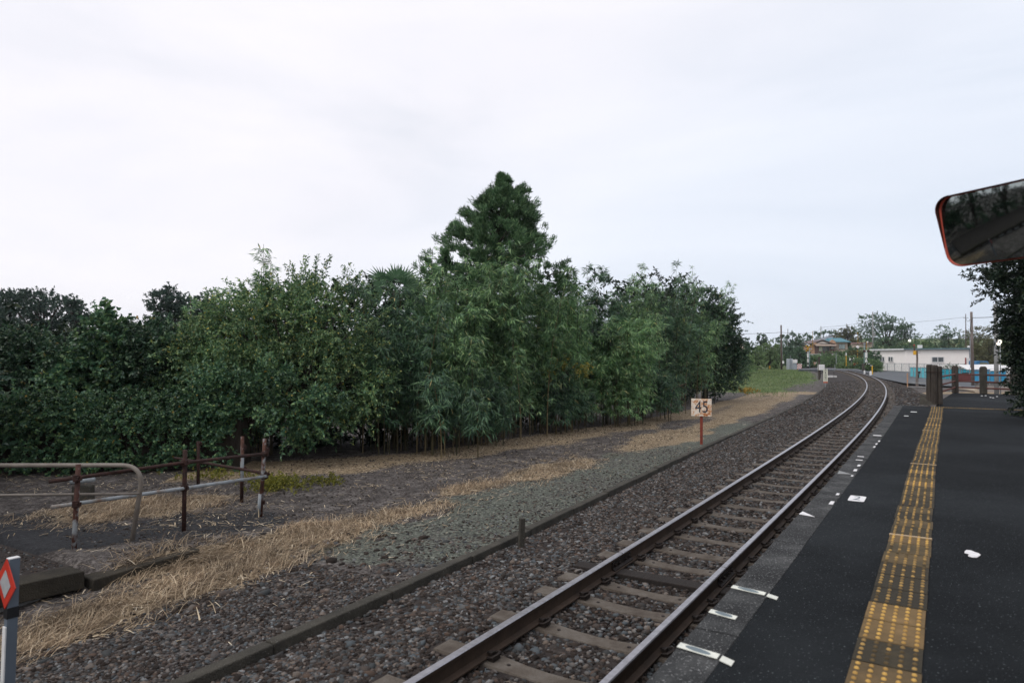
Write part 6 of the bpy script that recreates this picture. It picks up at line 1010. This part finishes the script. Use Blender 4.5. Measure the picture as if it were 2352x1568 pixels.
# timber post with white relay box, crossing name sign, slab
p = at(1881.5, 869.5, 70); t = thing('relay_box', foot(p), 'white box fixed to a weathered wooden post by the track', 'relay box'); o = t.location; q = at(1880.5, 819, 70); mb = MB(); mb.box((0, 0, (q.z - o.z) / 2), (.16, .16, q.z - o.z)); mb.build('post', m_wood, t); a, b = B_(492, 1298, 69.7), B_(640, 1152, 69.7); mb = MB(); mb.box(((a.x + b.x) / 2 - o.x, 0, (a.z + b.z) / 2 - o.z), (b.x - a.x, .35, b.z - a.z)); mb.build('box', m_white, t, bevel=.02); mb = MB(); mb.tube([B_(505, 1400, 70) - o, B_(585, 1330, 70) - o], .03, 6); mb.tube([B_(512, 1500, 70) - o, B_(512, 1300, 70) - o], .04, 6); mb.build('brace', m_black, t)
Yn = 54.7; p = at(1896.5, 887.5, Yn); t = thing('crossing_name_sign', foot(p), 'narrow white upright sign with black characters and a red foot', 'name sign'); o = t.location; a, b = at(1891.3, 876, Yn), at(1900.9, 846.9, Yn); cx_ = (a.x + b.x) / 2 - o.x; w_, h = b.x - a.x, b.z - a.z; mb = MB(); mb.box((cx_, 0, (a.z + b.z) / 2 - o.z), (w_, .03, h)); mb.build('board', plain('cream_board', (.58, .60, .50), .6, 0, .06), t); mb = MB(); mb.box((cx_, -.001, a.z - o.z - .055), (w_, .03, .10)); mb.build('red_foot', plain('orange_red', (.42, .09, .04)), t); mb = MB(); mb.tube([(cx_, .03, 0), (cx_, .03, a.z - o.z + .3)], .03, 8); mb.build('post', m_galv, t)
for k, ch in enumerate('馬来田踏切'): text_mesh('character', ch, .20, m_black, t, Matrix.Translation((cx_, -.018, b.z - o.z - .115 - k * .195)) @ Matrix.Rotation(PI / 2, 4, 'X'), .001)
a, b = B_(738, 1488, 75), B_(935, 1440, 75); mb = MB(); mb.box((0, 0, 0), (b.x - a.x, .9, .2)); o = mb.build('concrete_slab', m_white if False else plain('pale_concrete', (.46, .46, .45), .9), None, ((a.x + b.x) / 2, 75.4, (a.z + b.z) / 2)); tag(o, 'pale concrete slab lying beside the track before the crossing', 'slab')
# signal post with yellow lamp box
p = at(2106.5, 889, 54); t = thing('indicator_post', foot(p), 'crooked pale post carrying a yellow box and red tipped tube', 'signal post'); o = t.location; pts = [(490, 1200), (488, 1060), (486, 900), (492, 760), (485, 625)]; mb = MB(); mb.tube([C_(x, y, 54) - o for x, y in pts], [.11, .10, .075, .07, .065], 8); mb.build('post', m_pole2, t); a, b = C_(436, 695, 53.8), C_(468, 632, 53.8); mb = MB(); mb.box(((a.x + b.x) / 2 - o.x, a.y - o.y, (a.z + b.z) / 2 - o.z), (b.x - a.x, .2, b.z - a.z)); mb.build('yellow_box', m_yel, t, bevel=.02); mb = MB(); mb.tube([C_(447, 640, 53.8) - o, C_(444, 550, 53.8) - o], .065, 8); mb.build('dark_tube', m_pole, t); mb = MB(); mb.tube([C_(444, 552, 53.8) - o, C_(443, 535, 53.8) - o], .055, 8); mb.build('red_tip', m_red, t); mb = MB(); [mb.tube([C_(470, y, 54) - o, C_(540, y, 54) - o], .025, 6) for y in (632, 662)]; mb.build('crossarm', m_galv, t); mb = MB(); mb.ball(C_(523, 968, 53.9) - o, .09); mb.tube([C_(523, 968, 53.9) - o, C_(512, 1060, 53.9) - o], .04, 6); mb.build('hanging_gear', m_black, t)
p = at(2084.6, 889, 54); t = thing('low_fence', foot(p), 'low rail fence with an orange tinted post beyond the platform', 'fence'); o = t.location
for u, mt in ((2084.6, plain('orange_post', (.34, .2, .12))), (2128, m_galv)): a = at(u, 889, 54 if u < 2100 else 52); mb = MB(); mb.tube([a - o - Vector((0, 0, .2)), Vector((a.x - o.x, a.y - o.y, at(u, 857 if u < 2100 else 876, a.y).z - o.z))], .05, 8); mb.build('post', mt, t)
for v in (879.5, 889): mb = MB(); mb.tube([at(2084, v - 1, 54) - o, at(2130, v, 52) - o], .03, 6); mb.build('rail', m_concrete, t)
# ---- wires
def wire(pts, label, r=.018):
    pts = [at(*p) for p in pts]; o = pts[0].copy(); mb = MB(); out_ = []
    for a, b in zip(pts[:-1], pts[1:]):
        L_ = (b - a).length
        for k in range(12): q = k / 12; out_.append(a.lerp(b, q) - Vector((0, 0, .018 * L_ * 4 * q * (1 - q) * .35)) - o)
    out_.append(pts[-1] - o); mb.tube(out_, r, 5); ob = mb.build('overhead_wire', m_black, None, o); tag(ob, label, 'wire')
wire([(2004.6, 742, 172), (2218, 728, 120), (2231, 729.5, 54), (2380, 716, 40)], 'overhead wire running from the transformer pole to the brown pole', .022)
wire([(1690, 767, 118), (1794.3, 763, 118), (1885.5, 757, 200), (2004.6, 745, 172)], 'overhead wire crossing the sky from the wooden pole to the thin pole', .03); wire([(1885.5, 752, 200), (2004.6, 738, 172)], 'upper overhead wire above the tiled roofs', .03); wire([(2004.6, 762, 172), (2130, 768, 150), (2232, 772, 60)], 'low overhead wire passing the trees behind the white building', .02)

# ================================================================ damp air
mh, nt, N, L = new_mat('damp_air'); out = N('ShaderNodeOutputMaterial'); pv = N('ShaderNodeVolumePrincipled'); pv.inputs['Color'].default_value = (.86, .92, 1, 1); pv.inputs['Density'].default_value = .0002; pv.inputs['Anisotropy'].default_value = .3; L(pv.outputs[0], out.inputs['Volume'])
mb = MB(); mb.box((0, 225, 17), (1010, 830, 40)); hz = mb.build('haze', mh); tag(hz, kind='stuff')
